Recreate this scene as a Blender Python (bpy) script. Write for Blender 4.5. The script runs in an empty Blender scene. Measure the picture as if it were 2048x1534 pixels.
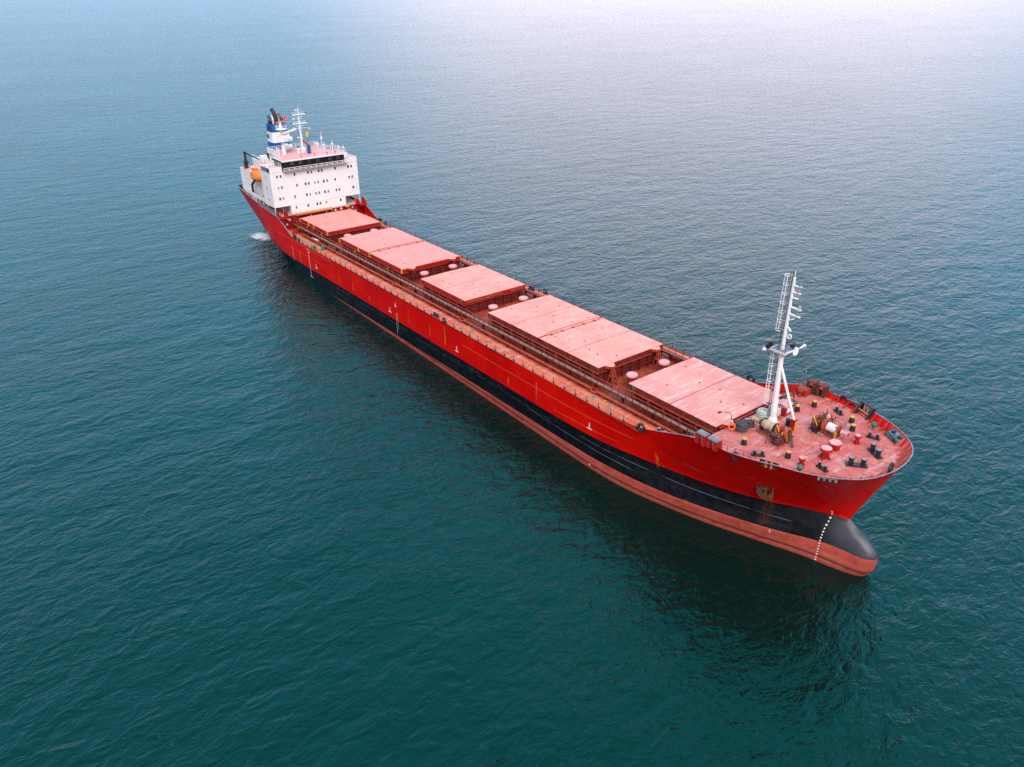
import bpy, bmesh, math, random
import numpy as np
from mathutils import Vector, Matrix, Euler

random.seed(7)
scene = bpy.context.scene
R_ = math.radians

# ------------------------------------------------------------------ frames
# The ship is modelled on an even keel in its own frame (x forward from the front of
# the deckhouse, y to port, z up) and floats trimmed by the stern on the flat sea z = 0.
TRIM = math.atan(0.0245)
SHIP = Matrix.Translation((0, 0, -1.6 * math.cos(TRIM))) @ Matrix.Rotation(-TRIM, 4, 'Y')

# ------------------------------------------------------------------ camera
cam_d = bpy.data.cameras.new("camera")
cam = bpy.data.objects.new("camera", cam_d)
scene.collection.objects.link(cam)
cam_d.sensor_width = 36.0
cam_d.lens = 1545.55 / 2048 * 36
cam_d.clip_start = 1.0
cam_d.clip_end = 90000
rt = Vector((0.6040660, 0.7968530, -0.0113791))
up = Vector((-0.3577804, 0.2839241, 0.8895956))
fw = Vector((-0.7121077, 0.5333032, -0.4566073))
cm = Matrix(((rt.x, up.x, -fw.x, 181.4607), (rt.y, up.y, -fw.y, -76.8000),
             (rt.z, up.z, -fw.z, 61.2468), (0, 0, 0, 1)))
cam.matrix_world = SHIP @ cm
scene.camera = cam

# ------------------------------------------------------------------ world and light
SUN_AZ, SUN_EL = -28.0, 48.0
world = bpy.data.worlds.new("World")
scene.world = world
world.use_nodes = True
wn = world.node_tree
wn.nodes.clear()
wo = wn.nodes.new("ShaderNodeOutputWorld")
bg = wn.nodes.new("ShaderNodeBackground")
sky = wn.nodes.new("ShaderNodeTexSky")
sky.sky_type = 'NISHITA'
sky.sun_disc = False
sky.sun_elevation = R_(SUN_EL)
sky.sun_rotation = R_(90 - SUN_AZ)
sky.air_density = 1.0
sky.dust_density = 1.0
sky.ozone_density = 1.0
bg.inputs['Strength'].default_value = 0.10
# thin overcast: an even veil of cloud light, paler towards the horizon, over the clear-sky colours
wtc = wn.nodes.new("ShaderNodeTexCoord")
wsx = wn.nodes.new("ShaderNodeSeparateXYZ"); wn.links.new(wtc.outputs['Generated'], wsx.inputs[0])
wmr = wn.nodes.new("ShaderNodeMapRange"); wn.links.new(wsx.outputs[2], wmr.inputs[0])
wmr.inputs[1].default_value = 0.02; wmr.inputs[2].default_value = 0.26
wcl = wn.nodes.new("ShaderNodeMix"); wcl.data_type = 'RGBA'
wn.links.new(wmr.outputs[0], wcl.inputs[0])
wcl.inputs[6].default_value = (3.7, 4.15, 5.7, 1)
wcl.inputs[7].default_value = (1.2, 6.8, 11.4, 1)
# brighter, whiter cloud low over the far water
whi = wn.nodes.new("ShaderNodeMapRange"); wn.links.new(wsx.outputs[2], whi.inputs[0])
whi.inputs[1].default_value = 0.36; whi.inputs[2].default_value = 0.72
wc2 = wn.nodes.new("ShaderNodeMix"); wc2.data_type = 'RGBA'
wn.links.new(whi.outputs[0], wc2.inputs[0]); wn.links.new(wcl.outputs[2], wc2.inputs[6])
wc2.inputs[7].default_value = (2.6, 8.2, 10.0, 1)
# (an ellipse on the sky: narrow in bearing, tall in height)
GA = R_(130)
def wdot(v):
    n = wn.nodes.new("ShaderNodeVectorMath"); n.operation = 'DOT_PRODUCT'
    wn.links.new(wtc.outputs['Generated'], n.inputs[0]); n.inputs[1].default_value = v
    return n.outputs['Value']
def wmath(op, p, q):
    n = wn.nodes.new("ShaderNodeMath"); n.operation = op
    for i, x in enumerate((p, q)):
        if isinstance(x, (int, float)): n.inputs[i].default_value = x
        else: wn.links.new(x, n.inputs[i])
    return n.outputs[0]
side_ = wmath('DIVIDE', wdot((-math.sin(GA), math.cos(GA), 0)), 0.42)
high_ = wmath('DIVIDE', wdot((0, 0, 1)), 0.62)
behind = wmath('MULTIPLY', wmath('LESS_THAN', wdot((math.cos(GA), math.sin(GA), 0)), 0.0), 9.0)
d2 = wmath('ADD', wmath('ADD', wmath('MULTIPLY', side_, side_), wmath('MULTIPLY', high_, high_)), behind)
wgl = wn.nodes.new("ShaderNodeMapRange"); wgl.interpolation_type = 'SMOOTHERSTEP'
wn.links.new(d2, wgl.inputs[0])
wgl.inputs[1].default_value = 1.5; wgl.inputs[2].default_value = 0.0
wad = wn.nodes.new("ShaderNodeMix"); wad.data_type = 'RGBA'; wad.blend_type = 'MIX'
wn.links.new(wgl.outputs[0], wad.inputs[0]); wn.links.new(wc2.outputs[2], wad.inputs[6])
wgc = wn.nodes.new("ShaderNodeMix"); wgc.data_type = 'RGBA'
wn.links.new(wmr.outputs[0], wgc.inputs[0])
wgc.inputs[6].default_value = (9.4, 8.0, 9.1, 1); wgc.inputs[7].default_value = (6.3, 7.4, 10.4, 1)
wn.links.new(wgc.outputs[2], wad.inputs[7])
# added fill: unseen sky behind the camera made neutral white to light ship fronts
wbk = wn.nodes.new("ShaderNodeMapRange"); wbk.interpolation_type = 'SMOOTHSTEP'
VA = R_(143)
wn.links.new(wmath('SUBTRACT', wdot((math.cos(VA), math.sin(VA), 0)), wmath('MULTIPLY', wdot((0, 0, 1)), 0.35)), wbk.inputs[0])
wbk.inputs[1].default_value = 0.35; wbk.inputs[2].default_value = -0.25
wnb = wn.nodes.new("ShaderNodeMix"); wnb.data_type = 'RGBA'
wn.links.new(wbk.outputs[0], wnb.inputs[0]); wn.links.new(wad.outputs[2], wnb.inputs[6])
wnb.inputs[7].default_value = (5.3, 5.45, 6.1, 1)
wmx = wn.nodes.new("ShaderNodeMix"); wmx.data_type = 'RGBA'
wmx.inputs[0].default_value = 0.8
wn.links.new(sky.outputs[0], wmx.inputs[6]); wn.links.new(wnb.outputs[2], wmx.inputs[7])
wn.links.new(wmx.outputs[2], bg.inputs['Color'])
wn.links.new(bg.outputs[0], wo.inputs['Surface'])
sun_d = bpy.data.lights.new("sun", 'SUN')
sun_d.energy = 1.5
sun_d.angle = R_(35)
sun_d.color = (1.0, 0.91, 0.88)
sun = bpy.data.objects.new("sun", sun_d)
sdir = Vector((math.cos(R_(SUN_AZ)) * math.cos(R_(SUN_EL)), math.sin(R_(SUN_AZ)) * math.cos(R_(SUN_EL)), math.sin(R_(SUN_EL))))
sun.rotation_euler = sdir.to_track_quat('Z', 'Y').to_euler()
sun.location = sdir * 400
scene.collection.objects.link(sun)
vs = scene.view_settings
vs.view_transform = 'Standard'
vs.look = 'None'
vs.exposure = 1.0
vs.gamma = 1.0
scene.render.engine = 'CYCLES'
scene.cycles.max_bounces = 6
scene.cycles.caustics_reflective = False
scene.cycles.caustics_refractive = False
scene.cycles.sample_clamp_indirect = 4.0
scene.cycles.use_denoising = False

# ------------------------------------------------------------------ node helpers
def nt(name):
    m = bpy.data.materials.new(name)
    m.use_nodes = True
    t = m.node_tree
    t.nodes.clear()
    out = t.nodes.new("ShaderNodeOutputMaterial")
    b = t.nodes.new("ShaderNodeBsdfPrincipled")
    t.links.new(b.outputs[0], out.inputs['Surface'])
    return m, t, b

def val(t, v):
    n = t.nodes.new("ShaderNodeValue"); n.outputs[0].default_value = v
    return n.outputs[0]

def mth(t, op, a, b=None, c=None, clamp=False):
    n = t.nodes.new("ShaderNodeMath"); n.operation = op; n.use_clamp = clamp
    for i, x in enumerate((a, b, c)):
        if x is None: continue
        if isinstance(x, (int, float)): n.inputs[i].default_value = x
        else: t.links.new(x, n.inputs[i])
    return n.outputs[0]

def mixc(t, f, a, b, mode='MIX'):
    n = t.nodes.new("ShaderNodeMix"); n.data_type = 'RGBA'; n.blend_type = mode
    for k, x in ((0, f), (6, a), (7, b)):
        if isinstance(x, (int, float)): n.inputs[k].default_value = x
        elif isinstance(x, tuple): n.inputs[k].default_value = (*x[:3], 1)
        else: t.links.new(x, n.inputs[k])
    return n.outputs[2]

def ramp(t, f, lo, hi, smooth=True):
    n = t.nodes.new("ShaderNodeMapRange")
    n.interpolation_type = 'SMOOTHSTEP' if smooth else 'LINEAR'
    n.inputs[1].default_value = lo; n.inputs[2].default_value = hi
    t.links.new(f, n.inputs[0])
    return n.outputs[0]

def coords(t, kind='Object', scale=(1, 1, 1), rot=(0, 0, 0), loc=(0, 0, 0)):
    c = t.nodes.new("ShaderNodeTexCoord")
    m = t.nodes.new("ShaderNodeMapping")
    m.inputs['Scale'].default_value = scale
    m.inputs['Rotation'].default_value = rot
    m.inputs['Location'].default_value = loc
    t.links.new(c.outputs[kind], m.inputs[0])
    return m.outputs[0]

def noise(t, vec, scale, detail=4, rough=0.55, dist=0.0):
    n = t.nodes.new("ShaderNodeTexNoise")
    n.inputs['Scale'].default_value = scale
    n.inputs['Detail'].default_value = detail
    n.inputs['Roughness'].default_value = rough
    n.inputs['Distortion'].default_value = dist
    t.links.new(vec, n.inputs['Vector'])
    return n.outputs['Fac']

def bump(t, b, h, strength, dist):
    n = t.nodes.new("ShaderNodeBump")
    n.inputs['Strength'].default_value = strength
    n.inputs['Distance'].default_value = dist
    t.links.new(h, n.inputs['Height'])
    t.links.new(n.outputs[0], b.inputs['Normal'])

MAT = {}
def paint(name, c1, c2=None, scale=0.6, rough=0.5, rust=None, rust_amt=0.25, rust_scale=1.2, speck=0.0,
          metal=0.0, bmp=0.0, stretch=(1, 1, 1), contrast=(0.35, 0.65)):
    """worn marine paint: base colour drifting to a second one, rust patches, fine specks"""
    m, t, b = nt(name)
    v = coords(t, scale=stretch)
    col = c1
    if c2:
        col = mixc(t, ramp(t, noise(t, v, scale, 6, 0.62), *contrast), c1, c2)
    if rust:
        r = noise(t, v, rust_scale, 8, 0.7, 0.4)
        col = mixc(t, ramp(t, r, 0.72 - rust_amt, 0.80 - rust_amt * 0.6), col, rust)
    if speck:
        s = noise(t, v, 9.0, 3, 0.6)
        col = mixc(t, mth(t, 'MULTIPLY', ramp(t, s, 0.56, 0.68), speck), col, tuple(x * 0.35 for x in c1))
    if isinstance(col, tuple): b.inputs['Base Color'].default_value = (*col, 1)
    else: t.links.new(col, b.inputs['Base Color'])
    b.inputs['Roughness'].default_value = rough
    b.inputs['Metallic'].default_value = metal
    if bmp:
        bump(t, b, noise(t, v, 3.0, 5, 0.6), 0.5, bmp)
    MAT[name] = m
    return m

RUST = (0.21, 0.055, 0.018)
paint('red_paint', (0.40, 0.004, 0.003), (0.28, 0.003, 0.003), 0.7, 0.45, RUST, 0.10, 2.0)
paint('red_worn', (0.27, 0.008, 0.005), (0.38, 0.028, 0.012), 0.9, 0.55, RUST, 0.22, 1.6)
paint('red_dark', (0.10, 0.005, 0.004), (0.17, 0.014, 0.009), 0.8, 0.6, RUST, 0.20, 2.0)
paint('orange_rust', (0.44, 0.055, 0.02), (0.26, 0.025, 0.012), 1.4, 0.6, RUST, 0.24, 2.4)
paint('rusty_machine', (0.22, 0.045, 0.02), (0.36, 0.06, 0.025), 2.0, 0.65, (0.05, 0.02, 0.012), 0.26, 3.0)
paint('dark_machine', (0.035, 0.015, 0.010), (0.13, 0.035, 0.016), 2.5, 0.6)
paint('white_paint', (0.82, 0.795, 0.785), (0.77, 0.74, 0.73), 0.35, 0.45)
paint('white_worn', (0.80, 0.77, 0.78), (0.60, 0.54, 0.53), 1.2, 0.5)
paint('vent_cap', (0.68, 0.34, 0.34), (0.60, 0.25, 0.25), 1.2, 0.55)
paint('black_paint', (0.008, 0.008, 0.011), (0.020, 0.018, 0.022), 2.0, 0.4)
paint('bollard_top', (0.20, 0.21, 0.26), (0.12, 0.12, 0.15), 3.0, 0.4)
paint('wear_ring', (0.45, 0.33, 0.22), (0.30, 0.16, 0.08), 4.0, 0.5)
paint('yellow_paint', (0.66, 0.36, 0.010), (0.50, 0.22, 0.012), 2.0, 0.5)
paint('blue_paint', (0.004, 0.085, 0.33), (0.004, 0.06, 0.22), 0.6, 0.45)
paint('green_paint', (0.010, 0.11, 0.075), (0.02, 0.15, 0.11), 2.0, 0.5)
paint('ring_paint', (0.07, 0.26, 0.20), (0.18, 0.30, 0.22), 3.0, 0.6)
paint('teal_plate', (0.04, 0.13, 0.15), (0.10, 0.19, 0.20), 2.0, 0.5, RUST, 0.14, 3.0)
paint('grey_paint', (0.20, 0.20, 0.235), (0.14, 0.14, 0.165), 1.0, 0.5)
paint('cap_rail', (0.34, 0.27, 0.29), (0.22, 0.15, 0.16), 1.5, 0.45)
paint('walkway_grating', (0.36, 0.22, 0.16), (0.22, 0.10, 0.06), 1.6, 0.7, RUST, 0.10, 1.5)
paint('rail_dark', (0.055, 0.022, 0.025), (0.12, 0.03, 0.025), 2.0, 0.55)
paint('rope_dark', (0.045, 0.04, 0.05), (0.09, 0.08, 0.085), 5.0, 0.9)
paint('rope_pale', (0.48, 0.52, 0.46), (0.34, 0.37, 0.33), 5.0, 0.9)
paint('rope_cream', (0.66, 0.61, 0.58), (0.50, 0.44, 0.42), 4.0, 0.9)
paint('net_green', (0.035, 0.06, 0.05), (0.16, 0.20, 0.17), 6.0, 0.9)
paint('drum_rope', (0.48, 0.36, 0.27), (0.38, 0.28, 0.21), 4.0, 0.9)
paint('lifeboat_orange', (0.90, 0.20, 0.008), (0.80, 0.16, 0.008), 1.0, 0.4)
paint('orange_plastic', (0.90, 0.13, 0.01), None, rough=0.5)
paint('flag_red', (0.75, 0.008, 0.012), None, rough=0.8)
paint('flag_yellow', (0.80, 0.52, 0.01), None, rough=0.8)
paint('soot', (0.012, 0.010, 0.010), (0.03, 0.02, 0.018), 2.0, 0.7)
paint('pipe_rust', (0.012, 0.005, 0.005), (0.075, 0.008, 0.005), 0.9, 0.6)
paint('pipe_brass', (0.30, 0.12, 0.02), (0.04, 0.018, 0.010), 1.0, 0.5)
paint('anchor_rust', (0.19, 0.075, 0.016), (0.06, 0.025, 0.012), 2.0, 0.75)
paint('lamp_glass', (0.45, 0.42, 0.30), None, rough=0.2)
paint('mark_paint', (0.72, 0.66, 0.58), None, rough=0.5)
paint('wood', (0.30, 0.22, 0.15), (0.20, 0.13, 0.09), 3.0, 0.8)
paint('casing_brown', (0.09, 0.035, 0.02), (0.05, 0.02, 0.015), 1.5, 0.6)
paint('tile_pink', (0.56, 0.28, 0.29), (0.48, 0.20, 0.20), 0.8, 0.6)

def glass_mat(name, c, rough=0.08):
    m, t, b = nt(name)
    v = coords(t)
    col = mixc(t, ramp(t, noise(t, v, 0.9, 2, 0.5), 0.4, 0.6), c, tuple(x * 0.45 for x in c))
    t.links.new(col, b.inputs['Base Color'])
    b.inputs['Roughness'].default_value = rough
    b.inputs['Specular IOR Level'].default_value = 0.5
    MAT[name] = m
glass_mat('glass_dark', (0.012, 0.015, 0.025))
glass_mat('glass_blue', (0.12, 0.15, 0.28))
glass_mat('glass_curtain', (0.42, 0.37, 0.40), 0.2)
glass_mat('glass_brown', (0.20, 0.15, 0.16), 0.2)
glass_mat('bridge_glass', (0.030, 0.020, 0.020))

# -- hull shell: bands of paint by height above the keel, scuffs, drips and rust
def hull_material():
    m, t, b = nt('hull_paint')
    c = t.nodes.new("ShaderNodeTexCoord")
    s = t.nodes.new("ShaderNodeSeparateXYZ")
    t.links.new(c.outputs['Object'], s.inputs[0])
    x, y, z = s.outputs
    v = c.outputs['Object']
    big = noise(t, v, 0.16, 6, 0.6)
    fine = noise(t, v, 1.1, 7, 0.65)
    drip = noise(t, coords(t, scale=(1.0, 1.0, 0.10)), 1.6, 6, 0.65)
    plate = noise(t, coords(t, scale=(0.10, 0.10, 1.0)), 1.2, 5, 0.6)
    red = mixc(t, ramp(t, big, 0.35, 0.68), (0.56, 0.002, 0.001), (0.70, 0.005, 0.002))
    red = mixc(t, mth(t, 'MULTIPLY', ramp(t, drip, 0.52, 0.74), 0.5), red, (0.34, 0.002, 0.002))
    red = mixc(t, mth(t, 'MULTIPLY', ramp(t, drip, 0.36, 0.26), 0.35), red, (0.60, 0.10, 0.045))
    blk = mixc(t, ramp(t, fine, 0.35, 0.70), (0.002, 0.0025, 0.004), (0.009, 0.010, 0.014))
    blk = mixc(t, mth(t, 'MULTIPLY', ramp(t, plate, 0.56, 0.70), 0.5), blk, (0.022, 0.024, 0.033))
    # sky sheen on the bulb painted in as grey
    bulb = mth(t, 'MULTIPLY', ramp(t, x, 143.0, 146.5), ramp(t, fine, -0.2, 0.5))
    blk = mixc(t, mth(t, 'MULTIPLY', bulb, 0.8), blk, (0.034, 0.035, 0.052))
    pnk = mixc(t, ramp(t, fine, 0.30, 0.72), (0.48, 0.090, 0.060), (0.36, 0.052, 0.034))
    pnk = mixc(t, mth(t, 'MULTIPLY', ramp(t, plate, 0.50, 0.66), 0.35), pnk, (0.66, 0.20, 0.15))
    # height over the water (trimmed): scum line and darker wet strip
    wz = mth(t, 'SUBTRACT', mth(t, 'ADD', z, mth(t, 'MULTIPLY', x, 0.0245)), 1.6)
    wzn = mth(t, 'ADD', wz, mth(t, 'MULTIPLY', mth(t, 'SUBTRACT', fine, 0.5), 0.35))
    scum = mth(t, 'MULTIPLY', ramp(t, wzn, 0.52, 0.72), ramp(t, wzn, 1.12, 0.86))
    pnk = mixc(t, mth(t, 'MULTIPLY', scum, 0.80), pnk, (0.060, 0.022, 0.020))
    low = mth(t, 'MULTIPLY', ramp(t, wzn, 0.62, 0.30), ramp(t, plate, 0.35, 0.65))
    pnk = mixc(t, mth(t, 'MULTIPLY', low, 0.45), pnk, (0.22, 0.045, 0.030))
    wob = mth(t, 'MULTIPLY', mth(t, 'SUBTRACT', noise(t, v, 2.0, 3), 0.5), 0.07)
    zz = mth(t, 'ADD', z, wob)
    col = mixc(t, ramp(t, zz, 0.93, 0.97, False), pnk, blk)
    col = mixc(t, ramp(t, zz, 4.17, 4.21, False), col, red)
    # long pale rub marks left by fenders and quays
    def line(z0, w, x0, x1, colr, amt, brk=0.45, slope=0.0):
        nonlocal col
        zc = mth(t, 'ABSOLUTE', mth(t, 'SUBTRACT', mth(t, 'SUBTRACT', z, mth(t, 'MULTIPLY', mth(t, 'SUBTRACT', x, x0), slope)), z0))
        k = mth(t, 'MULTIPLY', ramp(t, zc, w, w * 0.4), mth(t, 'MULTIPLY', ramp(t, x, x0, x0 + 1.0), ramp(t, x, x1, x1 - 1.0)))
        k = mth(t, 'MULTIPLY', k, ramp(t, noise(t, coords(t, scale=(1, 1, 1), loc=(z0 * 7, 0, 0)), 0.35, 4, 0.6), brk - 0.1, brk + 0.1))
        col = mixc(t, mth(t, 'MULTIPLY', k, amt), col, colr)
    line(7.08, 0.05, 80, 120.5, (0.66, 0.20, 0.08), 0.7, 0.3)
    line(5.12, 0.05, 104, 118, (0.66, 0.18, 0.08), 0.6, 0.3, 0.02)
    line(8.85, 0.06, -2, 30, (0.75, 0.22, 0.14), 0.6, 0.2)
    line(6.9, 0.05, 4, 26, (0.75, 0.22, 0.14), 0.5, 0.3)
    line(3.35, 0.05, 30, 62, (0.13, 0.14, 0.18), 0.6, 0.47)
    line(2.2, 0.05, 30, 47, (0.10, 0.11, 0.14), 0.6, 0.48)
    line(3.0, 0.07, 64, 104, (0.13, 0.14, 0.18), 0.55, 0.5)
    line(3.55, 0.06, 76, 93, (0.13, 0.14, 0.18), 0.55, 0.48)
    line(2.75, 0.07, 98, 121, (0.16, 0.17, 0.22), 0.6, 0.45, -0.03)
    line(3.3, 0.06, 110, 141, (0.16, 0.17, 0.22), 0.6, 0.42, -0.028)
    line(7.0, 0.16, 123, 129, (0.08, 0.03, 0.035), 0.9, 0.48, -0.17)
    line(6.6, 0.14, 127.5, 130.5, (0.22, 0.10, 0.12), 0.9, 0.50, -0.17)
    # rust running from the hawse pipe and a few scuppers
    def streak(x0, w, z0, z1, colr, amt):
        nonlocal col
        k = mth(t, 'MULTIPLY', ramp(t, mth(t, 'ABSOLUTE', mth(t, 'SUBTRACT', x, x0)), w, w * 0.2),
                mth(t, 'MULTIPLY', ramp(t, z, z0, z0 + 0.8), ramp(t, z, z1, z1 - 0.6)))
        n = ramp(t, noise(t, coords(t, scale=(1, 1, 0.12)), 3.2, 5, 0.65), 0.36, 0.62)
        k = mth(t, 'MULTIPLY', mth(t, 'MULTIPLY', k, n), ramp(t, y, 0.5, -0.5))
        col = mixc(t, mth(t, 'MULTIPLY', k, amt), col, colr)
    streak(137.6, 0.9, -0.6, 1.0, (0.46, 0.13, 0.012), 0.6)
    streak(137.8, 1.0, 0.8, 4.4, (0.08, 0.028, 0.010), 0.6)
    streak(128.5, 0.5, -0.3, 1.3, (0.50, 0.16, 0.02), 0.7)
    streak(123.6, 0.35, 3.6, 6.4, (0.62, 0.20, 0.02), 0.8)
    streak(74.8, 0.35, 4.8, 9.0, (0.68, 0.16, 0.03), 0.8)
    streak(8.2, 0.35, 3.4, 7.6, (0.75, 0.26, 0.05), 0.9)
    streak(12.5, 0.30, 3.8, 7.6, (0.70, 0.20, 0.05), 0.7)
    for i, xx in enumerate((33, 40, 47, 62, 69, 93, 101)):
        streak(xx + 0.7 * math.sin(i * 5.1), 0.22, 4.6, 8.3 - (i % 3), (0.72, 0.22, 0.10), 0.55)
    def seam(coord, step, w):
        f = mth(t, 'ABSOLUTE', mth(t, 'SUBTRACT', mth(t, 'FRACT', mth(t, 'DIVIDE', coord, step)), 0.5))
        return ramp(t, f, 0.5 - w / step, 0.5)
    sm = mth(t, 'MAXIMUM', seam(z, 2.55, .05), seam(x, 9.6, .05))
    col = mixc(t, mth(t, 'MULTIPLY', sm, 0.22), col, (0.02, 0.004, 0.004))
    t.links.new(col, b.inputs['Base Color'])
    b.inputs['Roughness'].default_value = 0.42
    t.links.new(mth(t, 'ADD', 0.10, mth(t, 'MULTIPLY', bulb, 0.45)), b.inputs['Specular IOR Level'])
    frames = mth(t, 'MULTIPLY', mth(t, 'SINE', mth(t, 'MULTIPLY', x, 2 * math.pi / 2.4)), mth(t, 'MULTIPLY', ramp(t, noise(t, v, .12, 3, .5), .4, .7), .5))
    bump(t, b, mth(t, 'ADD', mth(t, 'ADD', plate, mth(t, 'MULTIPLY', big, 1.5)), frames), 0.4, 0.06)
    MAT['hull_paint'] = m
hull_material()

# -- painted steel decks and hatch tops: faded red oxide, hatch tops also paled by painted-in sky sheen, with rust, scratches and puddle stains
def deck_material(name, c1, c2, c3, rustc, rust_lo, y_rust_shade=None, scr=0.5):
    m, t, b = nt(name)
    c = t.nodes.new("ShaderNodeTexCoord")
    v = c.outputs['Object']
    n1 = noise(t, v, 0.22, 7, 0.62, 0.5)
    n2 = noise(t, v, 0.9, 7, 0.68, 0.8)
    n3 = noise(t, coords(t, scale=(1, 0.16, 1), rot=(0, 0, 0.15)), 1.3, 6, 0.7)
    col = mixc(t, ramp(t, n1, 0.36, 0.64), c1, c2)
    col = mixc(t, mth(t, 'MULTIPLY', ramp(t, n2, 0.50, 0.72), 0.55), col, c3)
    col = mixc(t, mth(t, 'MULTIPLY', ramp(t, n3, 0.52, 0.66), scr), col, tuple(min(.86, q * .6 + .36) for q in c2))
    n4 = noise(t, coords(t, scale=(.5, 1.6, 1), loc=(11, 5, 2)), 1.1, 8, .72)
    col = mixc(t, mth(t, 'MULTIPLY', ramp(t, n4, 0.53, 0.68), min(1, scr * .8)), col, tuple(q * .78 for q in c3))
    rn = noise(t, coords(t, scale=(0.6, 1, 1), loc=(31, 7, 3)), 0.8, 9, 0.72, 0.6)
    k = ramp(t, rn, rust_lo, rust_lo + 0.09)
    if y_rust_shade:
        s = t.nodes.new("ShaderNodeSeparateXYZ"); t.links.new(v, s.inputs[0])
        ay = mth(t, 'ABSOLUTE', s.outputs[1])
        near = ramp(t, ay, y_rust_shade[1], y_rust_shade[0])
        k = mth(t, 'MAXIMUM', k, mth(t, 'MULTIPLY', near, ramp(t, rn, 0.40, 0.56)))
        o = mth(t, 'MULTIPLY', near, 0.45)
        col = mixc(t, mth(t, 'MULTIPLY', near, 0.75), col, (0.30, 0.035, 0.016))  # deck under the walkway darkened: its shadow painted in as deep red
    col = mixc(t, mth(t, 'MULTIPLY', k, 0.8), col, rustc)
    t.links.new(col, b.inputs['Base Color'])
    b.inputs['Roughness'].default_value = 0.6
    b.inputs['Specular IOR Level'].default_value = 0.3
    bump(t, b, n2, 0.2, 0.02)
    MAT[name] = m
deck_material('main_deck_paint', (0.60, 0.125, 0.065), (0.68, 0.175, 0.10), (0.50, 0.07, 0.032), (0.20, 0.028, 0.011), 0.60, (8.3, 9.6))
deck_material('forecastle_paint', (0.50, 0.075, 0.068), (0.60, 0.19, 0.17), (0.38, 0.016, 0.016), (0.38, 0.10, 0.03), 0.53, None, 0.42)
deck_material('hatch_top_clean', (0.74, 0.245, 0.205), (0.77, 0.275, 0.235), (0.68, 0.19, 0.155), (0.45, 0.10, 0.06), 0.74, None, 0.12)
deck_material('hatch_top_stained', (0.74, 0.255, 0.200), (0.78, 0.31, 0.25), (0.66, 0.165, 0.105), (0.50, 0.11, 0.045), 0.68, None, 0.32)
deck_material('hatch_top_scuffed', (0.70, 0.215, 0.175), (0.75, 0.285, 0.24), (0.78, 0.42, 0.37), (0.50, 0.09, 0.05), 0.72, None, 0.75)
deck_material('roof_deck_paint', (0.68, 0.26, 0.25), (0.74, 0.34, 0.32), (0.62, 0.18, 0.16), (0.45, 0.12, 0.06), 0.76, None, 0.3)

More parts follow.
